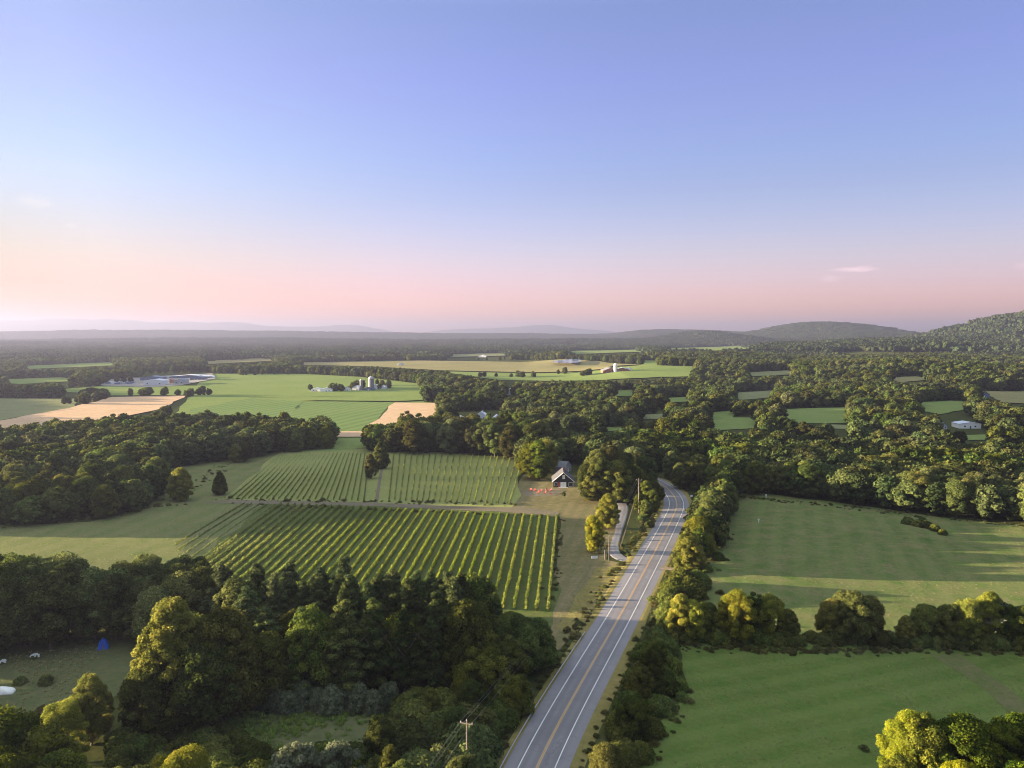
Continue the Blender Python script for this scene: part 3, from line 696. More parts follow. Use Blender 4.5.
# road side, right
put('oak', [(606, 790, 8.5), (632, 738, 8), (640, 705, 8.5), (650, 690, 8), (656, 672, 7.5)], 8, 'small round tree on the right verge of the road', 'small trees on the right verge')
put('bush', [(622, 765, 5), (622, 735, 5.5), (628, 712, 5), (638, 690, 5.5), (664, 690, 5), (668, 672, 4.5), (676, 690, 3.5), (660, 712, 4), (650, 735, 4), (640, 760, 3.5), (645, 660, 5), (655, 650, 4.5), (664, 655, 5), (652, 640, 3), (656, 626, 2.4), (660, 615, 2), (668, 620, 3), (676, 640, 5), (682, 700, 2)], 4, 'bush in the strip between road and lower right meadow', 'bushes along the right verge')
put('oak', [(686, 566, 8.5), (694, 560, 10), (706, 558, 9), (700, 545, 11), (692, 540, 8), (708, 532, 11), (716, 520, 12), (700, 522, 9), (724, 508, 13), (710, 510, 10), (728, 499, 13), (716, 545, 8)], 10, 'tree beside the road where it bends, above the right turn-off', 'trees beside the road bend')
put('bush', [(676, 597, 6.5), (684, 590, 7), (668, 604, 5), (690, 598, 6.5), (664, 596, 2), (696, 588, 6)], 4, 'bush between the turn-off and the right hedgerow', 'bushes above the right hedgerow')
put('bush', [(680, 570, 3), (684, 556, 3), (690, 530, 3), (696, 575, 2.2), (706, 572, 3), (718, 560, 3)], 3, 'bush beside the right turn-off', 'bushes beside the turn-off')
put('oak', [(646, 519, 8), (652, 512, 10), (654, 505, 11), (646, 507, 12), (640, 512, 8), (649, 500, 12), (642, 501, 13), (637, 497, 14)], 12, 'dark tree between driveway and road bend', 'dark trees between driveway and road')
put('oak', [(680, 489, 13), (690, 489, 14), (700, 491, 14), (710, 492, 13), (697, 483, 15), (684, 482, 15), (672, 479, 15), (716, 494, 13), (722, 491, 14)], 14, 'dark tree closing the view behind the road bend', 'dark trees behind the road bend')
wood([(688, 574), (702, 567), (716, 546), (727, 516), (735, 498), (722, 494), (708, 505), (702, 525), (694, 545)], 4.6, [('oak', 10, 14), ('oak', 9, 12)], 'tree beside the road where it bends, above the right turn-off', 'trees beside the road bend')
put('bush', [(642, 521, 3), (650, 527, 3)], 3, 'bush below the trees between driveway and road bend', 'bushes between driveway and road')
put('round', [(594, 553, 14.5)], 14, 'sunlit round tree on the lawn nearest the driveway mouth', None, wide=.95)
put('round', [(608, 529, 15)], 15, 'sunlit round tree behind the one nearest the driveway mouth', None)
put('oak', [(593, 501, 18), (598, 501, 21), (604, 502, 20.5), (616, 503, 20), (628, 502, 18), (597, 492, 21), (609, 492, 22), (622, 492, 21)], 20, 'big sunlit tree in the clump right of the dark gabled house', 'big trees right of the house')
put('oak', [(530, 479, 19), (539, 480, 20), (546, 475, 20), (534, 472, 19), (526, 472, 16)], 17, 'tree in the clump left of the dark gabled house', 'trees left of the house')
put('oak', [(371, 479, 14)], 14, 'dark tree beside the track between the two upper vineyards', None, wide=.75)
put('cone', [(381, 469, 17.5)], 17, 'taller dark tree behind, on the track between the upper vineyards', None, wide=.9)
put('cone', [(220, 495, 11.8)], 12, 'lone cone-shaped tree at the lower left corner of the upper vineyard', None, wide=1.0)
LONE = at(181, 500)
TREES[:] = [t for t in TREES if math.hypot(t[0] - LONE[0], t[1] - LONE[1]) > 10 or t[1] > LONE[1] + 25]
put('round', [(181, 501, 16.5)], 16, 'lone tall tree at the tip of the left wood, lit on its left', None)
put('oak', [(236, 463, 12), (246, 462, 13), (296, 452, 13), (312, 450, 15), (326, 449, 15)], 13, 'tree standing forward at the right end of the left wood', 'trees at the right end of the left wood')
put('oak', [(298, 448, 8), (404, 448, 9)], 8, 'small tree near the green gap between the woods', 'small trees by the gap')
put('bush', [(908, 524, 3.4), (917, 526, 3.0), (926, 528, 3.2), (935, 531, 3.0), (943, 535, 2.6), (922, 523, 3)], 3, 'dark scrub bush in the clump on the right pasture', 'scrub clump on the right pasture')
# tree lines and clumps in the middle distance
fl = []
for (u0, v0, u1, v1, n) in ((8, 392, 60, 391, 16), (30, 396, 110, 397, 18), (60, 405, 110, 399, 14), (130, 396, 180, 396, 8), (184, 397, 212, 395, 9), (95, 384, 135, 382, 8),
                            (330, 391, 344, 391, 9), (352, 390, 366, 388.5, 7), (378, 390, 390, 388, 5), (306, 390, 312, 390, 2), (346, 389, 360, 388, 5), (376, 386, 384, 386, 2), (390, 381, 420, 382, 6), (556, 375, 566, 374, 3), (480, 377, 540, 378, 10), (576, 377, 590, 375, 5), (615, 363, 640, 362, 6), (240, 375, 300, 374, 14), (300, 373, 425, 381, 34)):
    for i in range(n):
        t = rnd.random(); fl.append(at(u0 + (u1 - u0) * t, v0 + (v1 - v0) * t + rnd.uniform(-.5, .5)))

# far woods: everywhere beyond the near ground that is not an opening
def far_points(r0, r1, s, ang=R(38)):
    n = int(2 * r1 / s); xs = (np.arange(-n, n) + .5) * s; ys = np.arange(r0 * .7, r1, s)
    X, Y = np.meshgrid(xs, ys); X = (X + NR.uniform(-.45, .45, X.shape) * s).ravel(); Y = (Y + NR.uniform(-.45, .45, Y.shape) * s).ravel()
    r = np.hypot(X, Y); k = (r > r0) & (r <= r1) & (np.abs(np.arctan2(X, Y)) < ang); return X[k], Y[k]
X, Y = far_points(560, 2300, 9.6)
hs = NR.uniform(9, 17, len(X)); Z = terr(X, Y)
u, v = proj(X, Y, Z)
near_zone = inpoly(u, v, [(-200, 700), (-200, 446), (0, 446), (120, 434), (250, 431), (335, 436), (370, 444), (455, 444), (600, 451), (820, 461), (1080, 469), (1300, 480), (1300, 700)])
bad = near_zone | hidden_opening(X, Y, Z, hs, OPEN) | (dline(X, Y, ROAD) < 9)
blot = np.sin(X / 130 + 1) * np.sin(Y / 170 + X / 400) + .5 * np.sin(X / 57 - Y / 90)
bad |= (blot > .93) & (u < 700)
X, Y, hs = X[~bad], Y[~bad], hs[~bad]
fx = np.array(fl); X = np.r_[X, fx[:, 0]]; Y = np.r_[Y, fx[:, 1]]; hs = np.r_[hs, NR.uniform(7, 12, len(fl))]
FARPTS = [X, Y, hs]

# individuals: of each kind, the ones that show largest; the rest join the woodland mass
def make_tree(t):
    x, y, k, h, label, group, wide, _ = t[:8]
    K = KINDS[k]; s = h / K.H; z = tz(x, y); i = rnd.randrange(len(K.crowns))
    root = thing(K.name, label, 'bush' if k in ('bush',) else 'shrub' if k == 'willow' else 'tree', (x, y, z - .05), rnd.uniform(0, 6.28), group)
    sc = (s * wide * rnd.uniform(.92, 1.08), s * wide * rnd.uniform(.92, 1.08), s)
    c = link('crown', K.crowns[i], None, root); c.scale = sc
    t = link('trunk', K.trunks[i], None, root); t.scale = sc
by = {}
for t in TREES:
    u, v = proj(t[0], t[1], tz(t[0], t[1]) + t[3] * .8)
    t.append(t[3] / math.hypot(t[0], t[1]) if -60 < u < 1084 and v < 800 else 0)
    by.setdefault(KINDS[t[2]].name, []).append(t)
rest = []
for nm, L in by.items():
    L.sort(key=lambda t: (-t[7], -t[8]))
    lim = {'broadleaf_tree': 298, 'pine_tree': 200, 'bush': 220}.get(nm, 60)
    for i, t in enumerate(L):
        if i < lim and t[8] > 0: make_tree(t)
        elif t[2] in ('oak', 'round'): rest.append(t)
        elif t[2] in ('bush', 'pine') and t[8] > 0: pass
print('TREES', {k: len(v) for k, v in by.items()}, 'rest', len(rest), 'far', len(FARPTS[0]))
def scatter(name, pts, scl, idx, rot, meshes, origin_mat=None):
    srcs = [bpy.data.objects.new('crown_source', me) for me in meshes]
    me = bpy.data.meshes.new(name); me.from_pydata([tuple(p) for p in pts], [], [])
    for nm, ty, val in (('rot', 'FLOAT_VECTOR', np.column_stack([np.zeros(len(rot)), np.zeros(len(rot)), rot])), ('scl', 'FLOAT_VECTOR', scl)):
        a = me.attributes.new(nm, ty, 'POINT'); a.data.foreach_set('vector', np.asarray(val, np.float32).ravel())
    a = me.attributes.new('idx', 'INT', 'POINT'); a.data.foreach_set('value', np.asarray(idx, np.int32))
    o = link(name, me, None, kind='stuff')
    ng = bpy.data.node_groups.new(name + '_scatter', 'GeometryNodeTree')
    ng.interface.new_socket(name='Geometry', in_out='INPUT', socket_type='NodeSocketGeometry')
    ng.interface.new_socket(name='Geometry', in_out='OUTPUT', socket_type='NodeSocketGeometry')
    n, l = ng.nodes, ng.links
    gi, go = n.new('NodeGroupInput'), n.new('NodeGroupOutput')
    j = n.new('GeometryNodeJoinGeometry')
    for s in srcs:
        q = n.new('GeometryNodeObjectInfo'); q.inputs['Object'].default_value = s; q.inputs['As Instance'].default_value = True
        l.new(q.outputs['Geometry'], j.inputs[0])
    ip = n.new('GeometryNodeInstanceOnPoints'); ip.inputs['Pick Instance'].default_value = True
    def attr(nm, ty):
        q = n.new('GeometryNodeInputNamedAttribute'); q.data_type = ty; q.inputs['Name'].default_value = nm; return q.outputs['Attribute']
    l.new(gi.outputs[0], ip.inputs['Points']); l.new(j.outputs[0], ip.inputs['Instance'])
    l.new(attr('idx', 'INT'), ip.inputs['Instance Index']); l.new(attr('rot', 'FLOAT_VECTOR'), ip.inputs['Rotation']); l.new(attr('scl', 'FLOAT_VECTOR'), ip.inputs['Scale'])
    l.new(ip.outputs[0], go.inputs[0])
    o.modifiers.new('scatter', 'NODES').node_group = ng
    return o
X = np.r_[FARPTS[0], [t[0] for t in rest]]; Y = np.r_[FARPTS[1], [t[1] for t in rest]]; hs = np.r_[FARPTS[2], [t[3] for t in rest]]
n = len(X); s = hs / 15; wv = NR.uniform(.85, 1.2, n)
scatter('woodland', np.column_stack([X, Y, terr(X, Y) - .3]), np.column_stack([s * wv, s * wv, s]), NR.integers(0, len(FAR), n), NR.uniform(0, 6.28, n), FAR)
X, Y = far_points(2300, 10500, 46)
Z = terr(X, Y); u, v = proj(X, Y, Z)
bad = hidden_opening(X, Y, Z, np.full(len(X), 12.), OPEN)
blot = np.sin(X / 330 + 1) * np.sin(Y / 240 + X / 700) + .5 * np.sin(X / 157 - Y / 190)
bad |= (blot > .80) & (Z < 25)
X, Y, Z = X[~bad], Y[~bad], Z[~bad]; n = len(X); s = NR.uniform(.85, 1.25, n)
scatter('distant_forest', np.column_stack([X, Y, Z - 1]), np.column_stack([s, s, s * NR.uniform(.85, 1.3, n)]), NR.integers(0, len(PATCH), n), NR.uniform(0, 6.28, n), PATCH)

# weeds and tall grass along verges, hedges and field margins
wx, wy = [], []
tg0 = np.gradient(ROAD, axis=0); tg0 /= np.hypot(*tg0.T)[:, None]
for i in range(0, len(ROAD)):
    for sd_ in (-1, 1):
        for _ in range(3):
            o = sd_ * (rnd.uniform(7.0, 10.5) if rnd.random() < .8 else rnd.uniform(6.4, 13)); wx.append(ROAD[i, 0] + tg0[i, 1] * o); wy.append(ROAD[i, 1] - tg0[i, 0] * o)
for (a, b, n_, j) in (((676, 648), (1040, 653), 200, 1.2), ((680, 640), (1040, 640), 180, 3), ((700, 600), (724, 500), 90, 3), ((724, 495), (1040, 528), 160, 2.5), ((684, 690), (640, 760), 40, 1.5), ((-20, 530), (172, 505), 120, 3), ((172, 503), (225, 464), 60, 2.5),
                      ((559, 518), (552, 606), 60, 1.0), ((225, 500), (520, 505), 120, 1.5), ((230, 504.5), (556, 518), 120, 1.2), ((590, 556), (606, 540), 25, 2), ((612, 556), (622, 520), 40, 3), ((0, 645), (100, 640), 50, 3), ((0, 740), (80, 712), 60, 4), ((900, 780), (1040, 770), 60, 4)):
    A_, B_ = np.array(at(*a)), np.array(at(*b))
    for _ in range(n_):
        p = A_ + (B_ - A_) * rnd.random(); wx.append(p[0] + rnd.gauss(0, j)); wy.append(p[1] + rnd.gauss(0, j))
wx, wy = np.array(wx), np.array(wy)
ok = (dline(wx, wy, ROAD) > 6.3) & (dline(wx, wy, DRIVE) > 2.6) & (dline(wx, wy, TURN) > 1.8) & (wy > 60)
wx, wy = wx[ok], wy[ok]; n = len(wx); s = NR.gamma(3., .045, n) + .05
WEED = [leaf_mesh('weed_tuft', *clumps_bush(np.random.default_rng(900 + i), 4, 3.2, 12), .5, 1.0, leafmat('weed_leaves', (.085, .095, .028), (.20, .18, .065), .04, .4), np.random.default_rng(910 + i), core=.5, sub=1) for i in range(2)]
scatter('weeds', np.column_stack([wx, wy, terr(wx, wy)]), np.column_stack([s * NR.uniform(.8, 1.6, n), s * NR.uniform(.8, 1.6, n), s]), NR.integers(0, 2, n), NR.uniform(0, 6.28, n), WEED)

# tussocks that roughen the fields
def tuft_mesh(seed):
    rng = np.random.default_rng(seed); k = 26
    a = rng.uniform(0, 6.28, k); r = rng.uniform(0, .55, k); p = np.column_stack([np.cos(a) * r, np.sin(a) * r, np.zeros(k)])
    d = np.column_stack([np.cos(a) * .35, np.sin(a) * .35, np.ones(k)]) * rng.uniform(.5, 1.0, (k, 1)); t = np.column_stack([-np.sin(a), np.cos(a), np.zeros(k)]) * .10
    V = np.stack([p - t, p + t, p + d], 1).reshape(-1, 3); me = mesh('grass_tuft', V, np.arange(k * 3).reshape(-1, 3))
    q = me.attributes.new('tint', 'FLOAT', 'FACE'); q.data.foreach_set('value', rng.random(k).astype(np.float32)); return me
gx, gy, gs, gk = [], [], [], []
for px, sp, hh, ki in (([(600, 800), (640, 745), (690, 690), (680, 645), (800, 643), (900, 645), (1060, 656), (1090, 800)], 1.1, .17, 0),
                       ([(690, 600), (706, 575), (724, 520), (724, 495), (790, 498), (870, 508), (930, 517), (1060, 534), (1060, 640), (800, 632)], 1.7, .16, 0),
                       ([(-40, 640), (-40, 530), (90, 524), (172, 505), (232, 501), (275, 507), (205, 560), (150, 630)], 2.0, .22, 1),
                       ([(555, 520), (600, 502), (618, 520), (606, 558), (570, 640), (552, 612)], 1.3, .24, 1),
                       ([(-40, 735), (-40, 660), (105, 645), (85, 690), (20, 745)], 1.2, .35, 0), ([(215, 738), (225, 714), (300, 706), (385, 712), (380, 756), (250, 760)], .9, .55, 1)):
    X, Y = sample(G(*px), sp); q = np.sin(X / 7 + np.sin(Y / 9) * 2) * np.sin(Y / 11 + X / 23) + NR.normal(0, .5, len(X)); k = q > -.15
    X, Y = X[k], Y[k]; k = (dline(X, Y, ROAD) > 6.5) & (dline(X, Y, DRIVE) > 2.3) & (dline(X, Y, TURN) > 1.5); X, Y = X[k], Y[k]
    gx += list(X); gy += list(Y); gs += list(hh * NR.uniform(.5, 1.5, len(X))); gk += list(ki * 2 + NR.integers(0, 2, len(X)))
TG = leafmat('tussock_grass', (.15, .22, .055), (.24, .30, .085), .015, .18, .4); TD = leafmat('dry_tussock', (.25, .25, .09), (.42, .35, .16), .02, .18, .4)
TUFT = []
for i in range(4):
    me = tuft_mesh(950 + i); me.materials.append(TG if i < 2 else TD); TUFT.append(me)
gx, gy, gs = np.array(gx), np.array(gy), np.array(gs); print('tufts', len(gx))
scatter('grass', np.column_stack([gx, gy, terr(gx, gy) + .08]), np.column_stack([gs * 1.6, gs * 1.6, gs]), gk, NR.uniform(0, 6.28, len(gx)), TUFT)
# bare dead trees
def dead_mesh(seed):
    g = random.Random(seed); b = MB()
    def br(p, d, L, r, k):
        q = p + d * L; b.tube([p, p + d * L * .5 + Vector((g.uniform(-.1, .1), g.uniform(-.1, .1), 0)) * L * .4, q], [r, r * .8, r * .55], 5)
        if k:
            for _ in range(3 if k > 1 else 4):
                e = (d + Vector((g.uniform(-1, 1), g.uniform(-1, 1), g.uniform(-.1, .6))) * .75).normalized(); br(p + d * L * g.uniform(.6, 1), e, L * g.uniform(.5, .75), r * .5, k - 1)
    br(Vector((0, 0, -.3)), Vector((.03, 0, 1)), 6, .26, 4); return mesh('branches', b.v, b.f, True)
DW = paint('dead_wood', (.30, .28, .26), .9, .2, 3)
for px, h, lb in (((996, 645), 13, 'bare dead tree in the right hedgerow'), ((246, 505.5), 3.5, 'small bare dead tree by the farm track')):
    x, y = at(*px); me = dead_mesh(int(px[0])); me.materials.append(DW)
    o = tag(link('dead_tree', me, None, None, (x, y, tz(x, y))), lb, 'tree'); o.scale = (h / 14,) * 3

# ------------------------------------------------------------------ vine rows
def vine_mesh(seed, L=100., h=1.9, wd=.37, dens=30):
    rng = np.random.default_rng(seed); n = int(L / .8)
    y = np.linspace(0, L, n) + rng.uniform(-.2, .2, n)
    C = np.column_stack([rng.normal(0, .07, n), y, h * .62 + rng.normal(0, .10, n)])
    hv = 1 + .13 * np.sin(y / 7 + rng.uniform(0, 6)) + .1 * np.sin(y / 2.7)
    r = np.column_stack([wd * rng.uniform(.65, 1.3, n), np.full(n, .62), h * .36 * hv * rng.uniform(.7, 1.15, n)])
    r[rng.random(n) < .05] *= .35
    k = n * (26 if dens > 20 else 11)
    i = rng.integers(0, n, k); d = rng.normal(size=(k, 3)); d /= np.linalg.norm(d, axis=1)[:, None]
    P = C[i] + d * r[i] * rng.uniform(.8, 1.2, (k, 1)); Nn = d + rng.normal(size=(k, 3)) * .45; Nn /= np.linalg.norm(Nn, axis=1)[:, None]
    q = rng.normal(size=(k, 3)); a = np.cross(Nn, q); a /= np.linalg.norm(a, axis=1)[:, None]; b = np.cross(Nn, a); sz = rng.uniform(.16, .30, (k, 1))
    V = np.stack([P - a * sz - b * sz * .5, P + a * sz * .3 - b * sz, P + a * sz + b * sz * .4, P - a * sz * .3 + b * sz], 1).reshape(-1, 3)
    me = mesh('vine_foliage', V, np.arange(k * 4).reshape(-1, 4))
    t = me.attributes.new('tint', 'FLOAT', 'FACE'); t.data.foreach_set('value', np.clip(rng.uniform(.1, .9, n)[i] + rng.normal(0, .15, k), 0, 1).astype(np.float32))
    me.materials.append(M['vine']); return me
VINES = [vine_mesh(500 + i) for i in range(6)]
YOUNG = [vine_mesh(520 + i, 100., .85, .16, 9) for i in range(4)]
pb = MB()
for i in range(17): pb.box((0, i * 6.25, .95), (.09, .09, 2.0))
for z in (.8, 1.5): pb.box((0, 50, z), (.02, 100, .02))
POSTS = mesh('trellis', pb.v, pb.f); POSTS.materials.append(M['wood'])
def rows(far_l, far_r, near_l, near_r, n, meshes, label, group, hsc=1.0):
    a, b, c, d = (np.array(at(*p)) for p in (far_l, far_r, near_l, near_r))
    for i in range(n):
        t = i / (n - 1); p, q = c + (d - c) * t, a + (b - a) * t
        L = np.hypot(*(q - p)); rz = -math.atan2(q[0] - p[0], q[1] - p[1])
        r = thing('vine_row', label, 'vine row', (p[0], p[1], tz(*p)), rz, group)
        f = link('foliage', meshes[(i * 5 + i // 4) % len(meshes)], None, r); f.scale = (1, L / 100, hsc * rnd.uniform(.93, 1.07))
        g = link('trellis', POSTS, None, r); g.scale = (1, L / 100, hsc)
rows((281, 505.5), (556.5, 518.5), (166, 593), (548, 612), 37, VINES, 'full green vine row in the near vineyard above the pine grove', 'vine rows of the near vineyard')
rows((244, 505), (275, 505.5), (176, 545), (182, 574), 5, YOUNG, 'low young vine row left of the near vineyard', 'young vine rows beside the hay field')
rows((281, 456), (369, 453.5), (231, 498.5), (364, 501), 23, YOUNG, 'thin vine row in the upper left vineyard beyond the track', 'vine rows of the upper left vineyard', 1.1)
rows((394, 453.5), (523, 459), (389, 500.5), (509, 505), 22, YOUNG, 'thin vine row in the upper right vineyard beside the house yard', 'vine rows of the upper right vineyard', 1.1)

# ------------------------------------------------------------------ buildings
def house(name, label, cat, px, wd, ln, he, hr, rz, wall, roof, wins=(), over=.35, chim=False, door=True, group=None, flat=False):
    """gable front faces -y before turning by rz; px is the middle of the front's foot"""
    x, y = at(*px); z = tz(x, y); t = thing(name, label, cat, (x, y, z), rz, group); h = wd / 2
    m = MB().poly([(-h, 0, -.5), (h, 0, -.5), (h, 0, he), (0, 0, he + hr), (-h, 0, he), (-h, ln, -.5), (h, ln, -.5), (h, ln, he), (0, ln, he + hr), (-h, ln, he)],
                  [(0, 1, 2, 3, 4), (9, 8, 7, 6, 5), (1, 6, 7, 2), (0, 4, 9, 5)])
    m.build('wall', wall, t)
    k = hr / h; o = over; r = MB(); th = .18
    for s in (-1, 1):
        e, zt, zb = s * (h + o), he + hr + .05, he - k * o + .05
        vs = [(0, -o, zt), (e, -o, zb), (e, ln + o, zb), (0, ln + o, zt), (0, -o, zt + th), (e, -o, zb + th), (e, ln + o, zb + th), (0, ln + o, zt + th)]
        fs = [(0, 1, 2, 3), (7, 6, 5, 4), (0, 4, 5, 1), (1, 5, 6, 2), (2, 6, 7, 3)]
        r.poly(vs, fs if s < 0 else [f[::-1] for f in fs])
    rf = r.build('roof', roof, t)
    if chim: MB().box((h * .3, ln * .6, he + hr + .3), (.7, .7, 1.8)).build('chimney', M['brick'], rf)
    for (wx, wz, ww, wh) in wins:
        f = MB().box((wx, -.03, wz), (ww + .25, .08, wh + .25)).build('window', M['white'], t)
        MB().box((wx, -.075, wz), (ww, .03, wh)).build('pane', M['glass'], f)
    if door: MB().box((0 if not wins else wd * .02, -.04, 1.05), (min(1.1, wd * .2), .1, 2.1)).build('door', M['white'] if wall is not M['white'] else M['bluemetal'], t)
    return t
# the dark gabled house by the vineyards
hx = house('gabled_house', 'dark navy gabled house with pale grey roof beside the upper vineyard', 'house', (563.3, 487.5), 10.0, 13, 3.4, 4.2, R(-2), M['navy'], M['darkroof'],
           [(-3.7, 1.7, 1.1, 1.7), (3.6, 1.5, 1.6, 1.9), (4.8, 1.5, .6, 1.9)], .7, True, False)
f = MB().box((.2, -.03, 5.3), (1.3, .08, 2.0)).build('window', M['white'], hx); MB().box((.2, -.08, 5.3), (.9, .03, 1.5)).build('pane', M['offwhite'], f)
f = MB().box((0, -.05, 1.35), (2.9, .12, 2.7)).build('door', M['white'], hx); MB().box((0.03, -.13, 1.3), (.06, .05, 2.4)).build('handle', M['steel'], f)
f = MB().box((-2.15, -.05, 1.45), (1.1, .12, 2.2)).build('door', M['redpaint'], hx); f['label'] = 'red side door'; MB().box((-1.8, -.13, 1.3), (.08, .06, .3)).build('handle', M['steel'], f)
tr = MB()
for s in (-1, 1):
    tr.tube([(0, -.76, 7.62), (s * 5.66, -.76, 2.87)], .15, 6)
tr.build('verge_board', M['white'], hx)
st = MB().box((0, -1.3, .12), (4.6, 2.4, .25)).build('doorstep', M['concrete'], hx)
house('shed', 'grey weathered shed half hidden by trees behind the dark gabled house', 'shed', (568, 472), 9, 11, 3.2, 2.6, R(60), M['concrete'], M['greyroof'], [(2, 1.6, 1, 1)])
# industrial site at the left
house('warehouse', 'long pale blue-white warehouse at the near side of the yard', 'warehouse', (153.5, 385.6), 29, 24, 7.2, 2.0, R(4), M['offwhite'], M['paleroof'], [(-9, 3, 2, 1.4), (9, 3, 2, 1.4)], .3)
house('warehouse', 'dark roofed warehouse behind the pale blue-white one', 'warehouse', (151, 381), 34, 22, 5.5, 2.5, R(4), M['bluemetal'], M['bluemetal'], [(-9, 3, 2, 1.4)], .3)
house('barn', 'rust-red shed between the white warehouse and the grey one', 'barn', (169, 384), 13, 18, 4.5, 2.6, R(10), M['rust'], M['rust'], [(4, 2.2, 1.4, 1.2)], .4)
house('warehouse', 'blue-grey warehouse with pale front right of the rust-red shed', 'warehouse', (179, 384.4), 15, 30, 6, 2, R(10), M['concrete'], M['bluemetal'], [(-4, 3, 2, 1.4), (4, 3, 2, 1.4)], .3)
house('long_shed', 'very long low shed with white roof at the back of the yard', 'shed', (189, 378.6), 68, 26, 3.6, 2.6, R(3), M['bluemetal'], M['white'], [(-20, 2, 3, 1.2), (0, 2, 3, 1.2), (20, 2, 3, 1.2)], .4)
house('shed', 'dark blue shed at the right end of the yard', 'shed', (197, 380.4), 22, 24, 4.6, 2.4, R(8), M['bluemetal'], M['bluemetal'], [(-5, 2, 2, 1.2)], .3)
house('hut', 'tiny white hut on grass right of the yard', 'hut', (211.5, 378.3), 7, 8, 2.4, 1.3, 0, M['white'], M['white'], [(2, 1.4, 1, .8)], .2)
for i in range(9):
    u = 108 + i * 3.1; x, y = at(u, 384.2 + rnd.uniform(-.6, .9)); q = MB()
    t = thing('parked_trailer', 'pale box trailer parked in the gravel yard left of the white warehouse', 'trailer', (x, y, tz(x, y) + .3), R(rnd.uniform(-20, 20)), 'box trailers parked in the gravel yard')
    MB().box((0, 0, 2.2), (3.8, 8, 2.6)).build('body', rnd.choice((M['offwhite'], M['bluemetal'], M['concrete'])), t)
    q.box((0, -2.6, .5), (2.6, 1.0, .8)); q.box((0, 2.6, .5), (2.6, 1.0, .8)); q.build('wheel', M['glass'], t)
# the farm with two silos
house('barn', 'white long cattle shed at the left end of the silo farm', 'barn', (316, 391.8), 13, 11, 3.2, 1.8, R(3), M['white'], M['paleroof'], [(-3, 1.8, 1.2, 1)], .3)
house('barn', 'white long shed next to the trees of the silo farm', 'barn', (326, 392.0), 16, 11, 3.4, 1.8, R(3), M['white'], M['paleroof'], [(4, 1.8, 1.2, 1)], .3)
house('farmhouse', 'small white farmhouse between the trees of the silo farm', 'house', (347.5, 391.3), 8, 8, 3.6, 2.6, R(10), M['white'], M['greyroof'], [(-2, 1.8, .9, 1.2), (2, 1.8, .9, 1.2)], .3, True)
house('barn', 'grey-white barn left of the thin silo', 'barn', (355.5, 390.6), 9, 14, 3.8, 2.6, R(-8), M['offwhite'], M['paleroof'], [(2, 2, 1, 1)], .3)
house('barn', 'wide white roofed barn behind the thick silo', 'barn', (376, 389.6), 24, 16, 4.0, 3.0, R(-4), M['offwhite'], M['white'], [(-6, 2, 1.6, 1.2), (6, 2, 1.6, 1.2)], .3)
house('barn', 'dark low barn at the foot of the silos', 'barn', (368, 390.8), 16, 9, 3.0, 1.8, R(-4), M['bluemetal'], M['greyroof'], [(3, 1.6, 1.2, 1)], .3)
for (px, rad, h, lb) in (((361.3, 390.2), 2.0, 13.5, 'thin grey concrete silo with domed cap on the farm'), ((371.2, 390.4), 4.1, 15.5, 'thick grey silo with domed cap, the larger of the farm')):
    x, y = at(*px); t = thing('silo', lb, 'silo', (x, y, tz(x, y)))
    MB().lathe([(rad, -.5), (rad, h * .5), (rad * 1.01, h * .505), (rad, h * .51), (rad, h)]).build('body', M['silo'], t, smooth=False)
    MB().lathe([(rad * 1.05, h), (rad * .95, h + rad * .35), (rad * .6, h + rad * .75), (rad * .12, h + rad * .95)]).build('dome', M['concrete'], t, smooth=True)
    MB().box((0, -rad - .25, h / 2), (.7, .5, h)).build('chute', M['steel'], t)
# the village behind the dark tree row
house('house', 'low white roofed house, leftmost in the gap behind the tree row', 'house', (462, 424), 8.5, 9, 4.4, 2.0, R(12), M['white'], M['white'], [(-2, 2.4, 1, 1.3), (2, 2.4, 1, 1.3)], .3)
house('house', 'tall pale grey house in the gap behind the dark tree row', 'house', (481, 424.5), 7.6, 11, 8.0, 2.6, R(-4), M['offwhite'], M['paleroof'], [(-2, 2, 1, 1.4), (2, 2, 1, 1.4), (-2, 5.5, 1, 1.4), (2, 5.5, 1, 1.4)], .3, True)
house('house', 'white gabled house with dark doorway, right in the gap', 'house', (497.5, 425), 7.4, 9, 5.2, 3.2, R(6), M['white'], M['paleroof'], [(-2, 2, 1, 1.4), (2, 2, 1, 1.4), (0, 5.4, 1, 1.3)], .3)
house('house', 'lavender grey house wing right of the white gabled house', 'house', (506, 423.5), 6.4, 8, 4.0, 2.2, R(40), M['concrete'], M['greyroof'], [(-1.5, 2, 1, 1.3)], .3)
house('house', 'white gabled house alone among woods beyond the village', 'house', (511, 394.6), 9.5, 10, 4.0, 3.2, R(5), M['white'], M['white'], [(-2.4, 2, 1, 1.3), (2.4, 2, 1, 1.3)], .3)
house('barn', 'red-brown barn left of the far small silo', 'barn', (611, 373), 22, 20, 5, 4, R(15), M['brick'], M['greyroof'], [(5, 2.4, 1.4, 1.4)], .4)
house('barn', 'red-brown barn right of the far small silo', 'barn', (622, 372), 26, 16, 4, 3.4, R(-10), M['brick'], M['paleroof'], [(-5, 2.4, 1.4, 1.4)], .4)
house('house', 'white house at the far red barns', 'house', (629, 371.6), 10, 10, 4.4, 2.6, 0, M['white'], M['greyroof'], [(2, 2, 1, 1.2)], .3)
house('house', 'tiny pale house among trees at the left end of the golden field', 'house', (401, 366), 14, 12, 4.6, 3.0, R(10), M['offwhite'], M['greyroof'], [(3, 2, 1, 1.2)], .3)
house('barn', 'pale barn at the far edge of the woods beyond the golden field', 'barn', (482, 357.5), 26, 16, 5, 3.4, R(-12), M['offwhite'], M['paleroof'], [(5, 2.4, 1.4, 1.4)], .4)
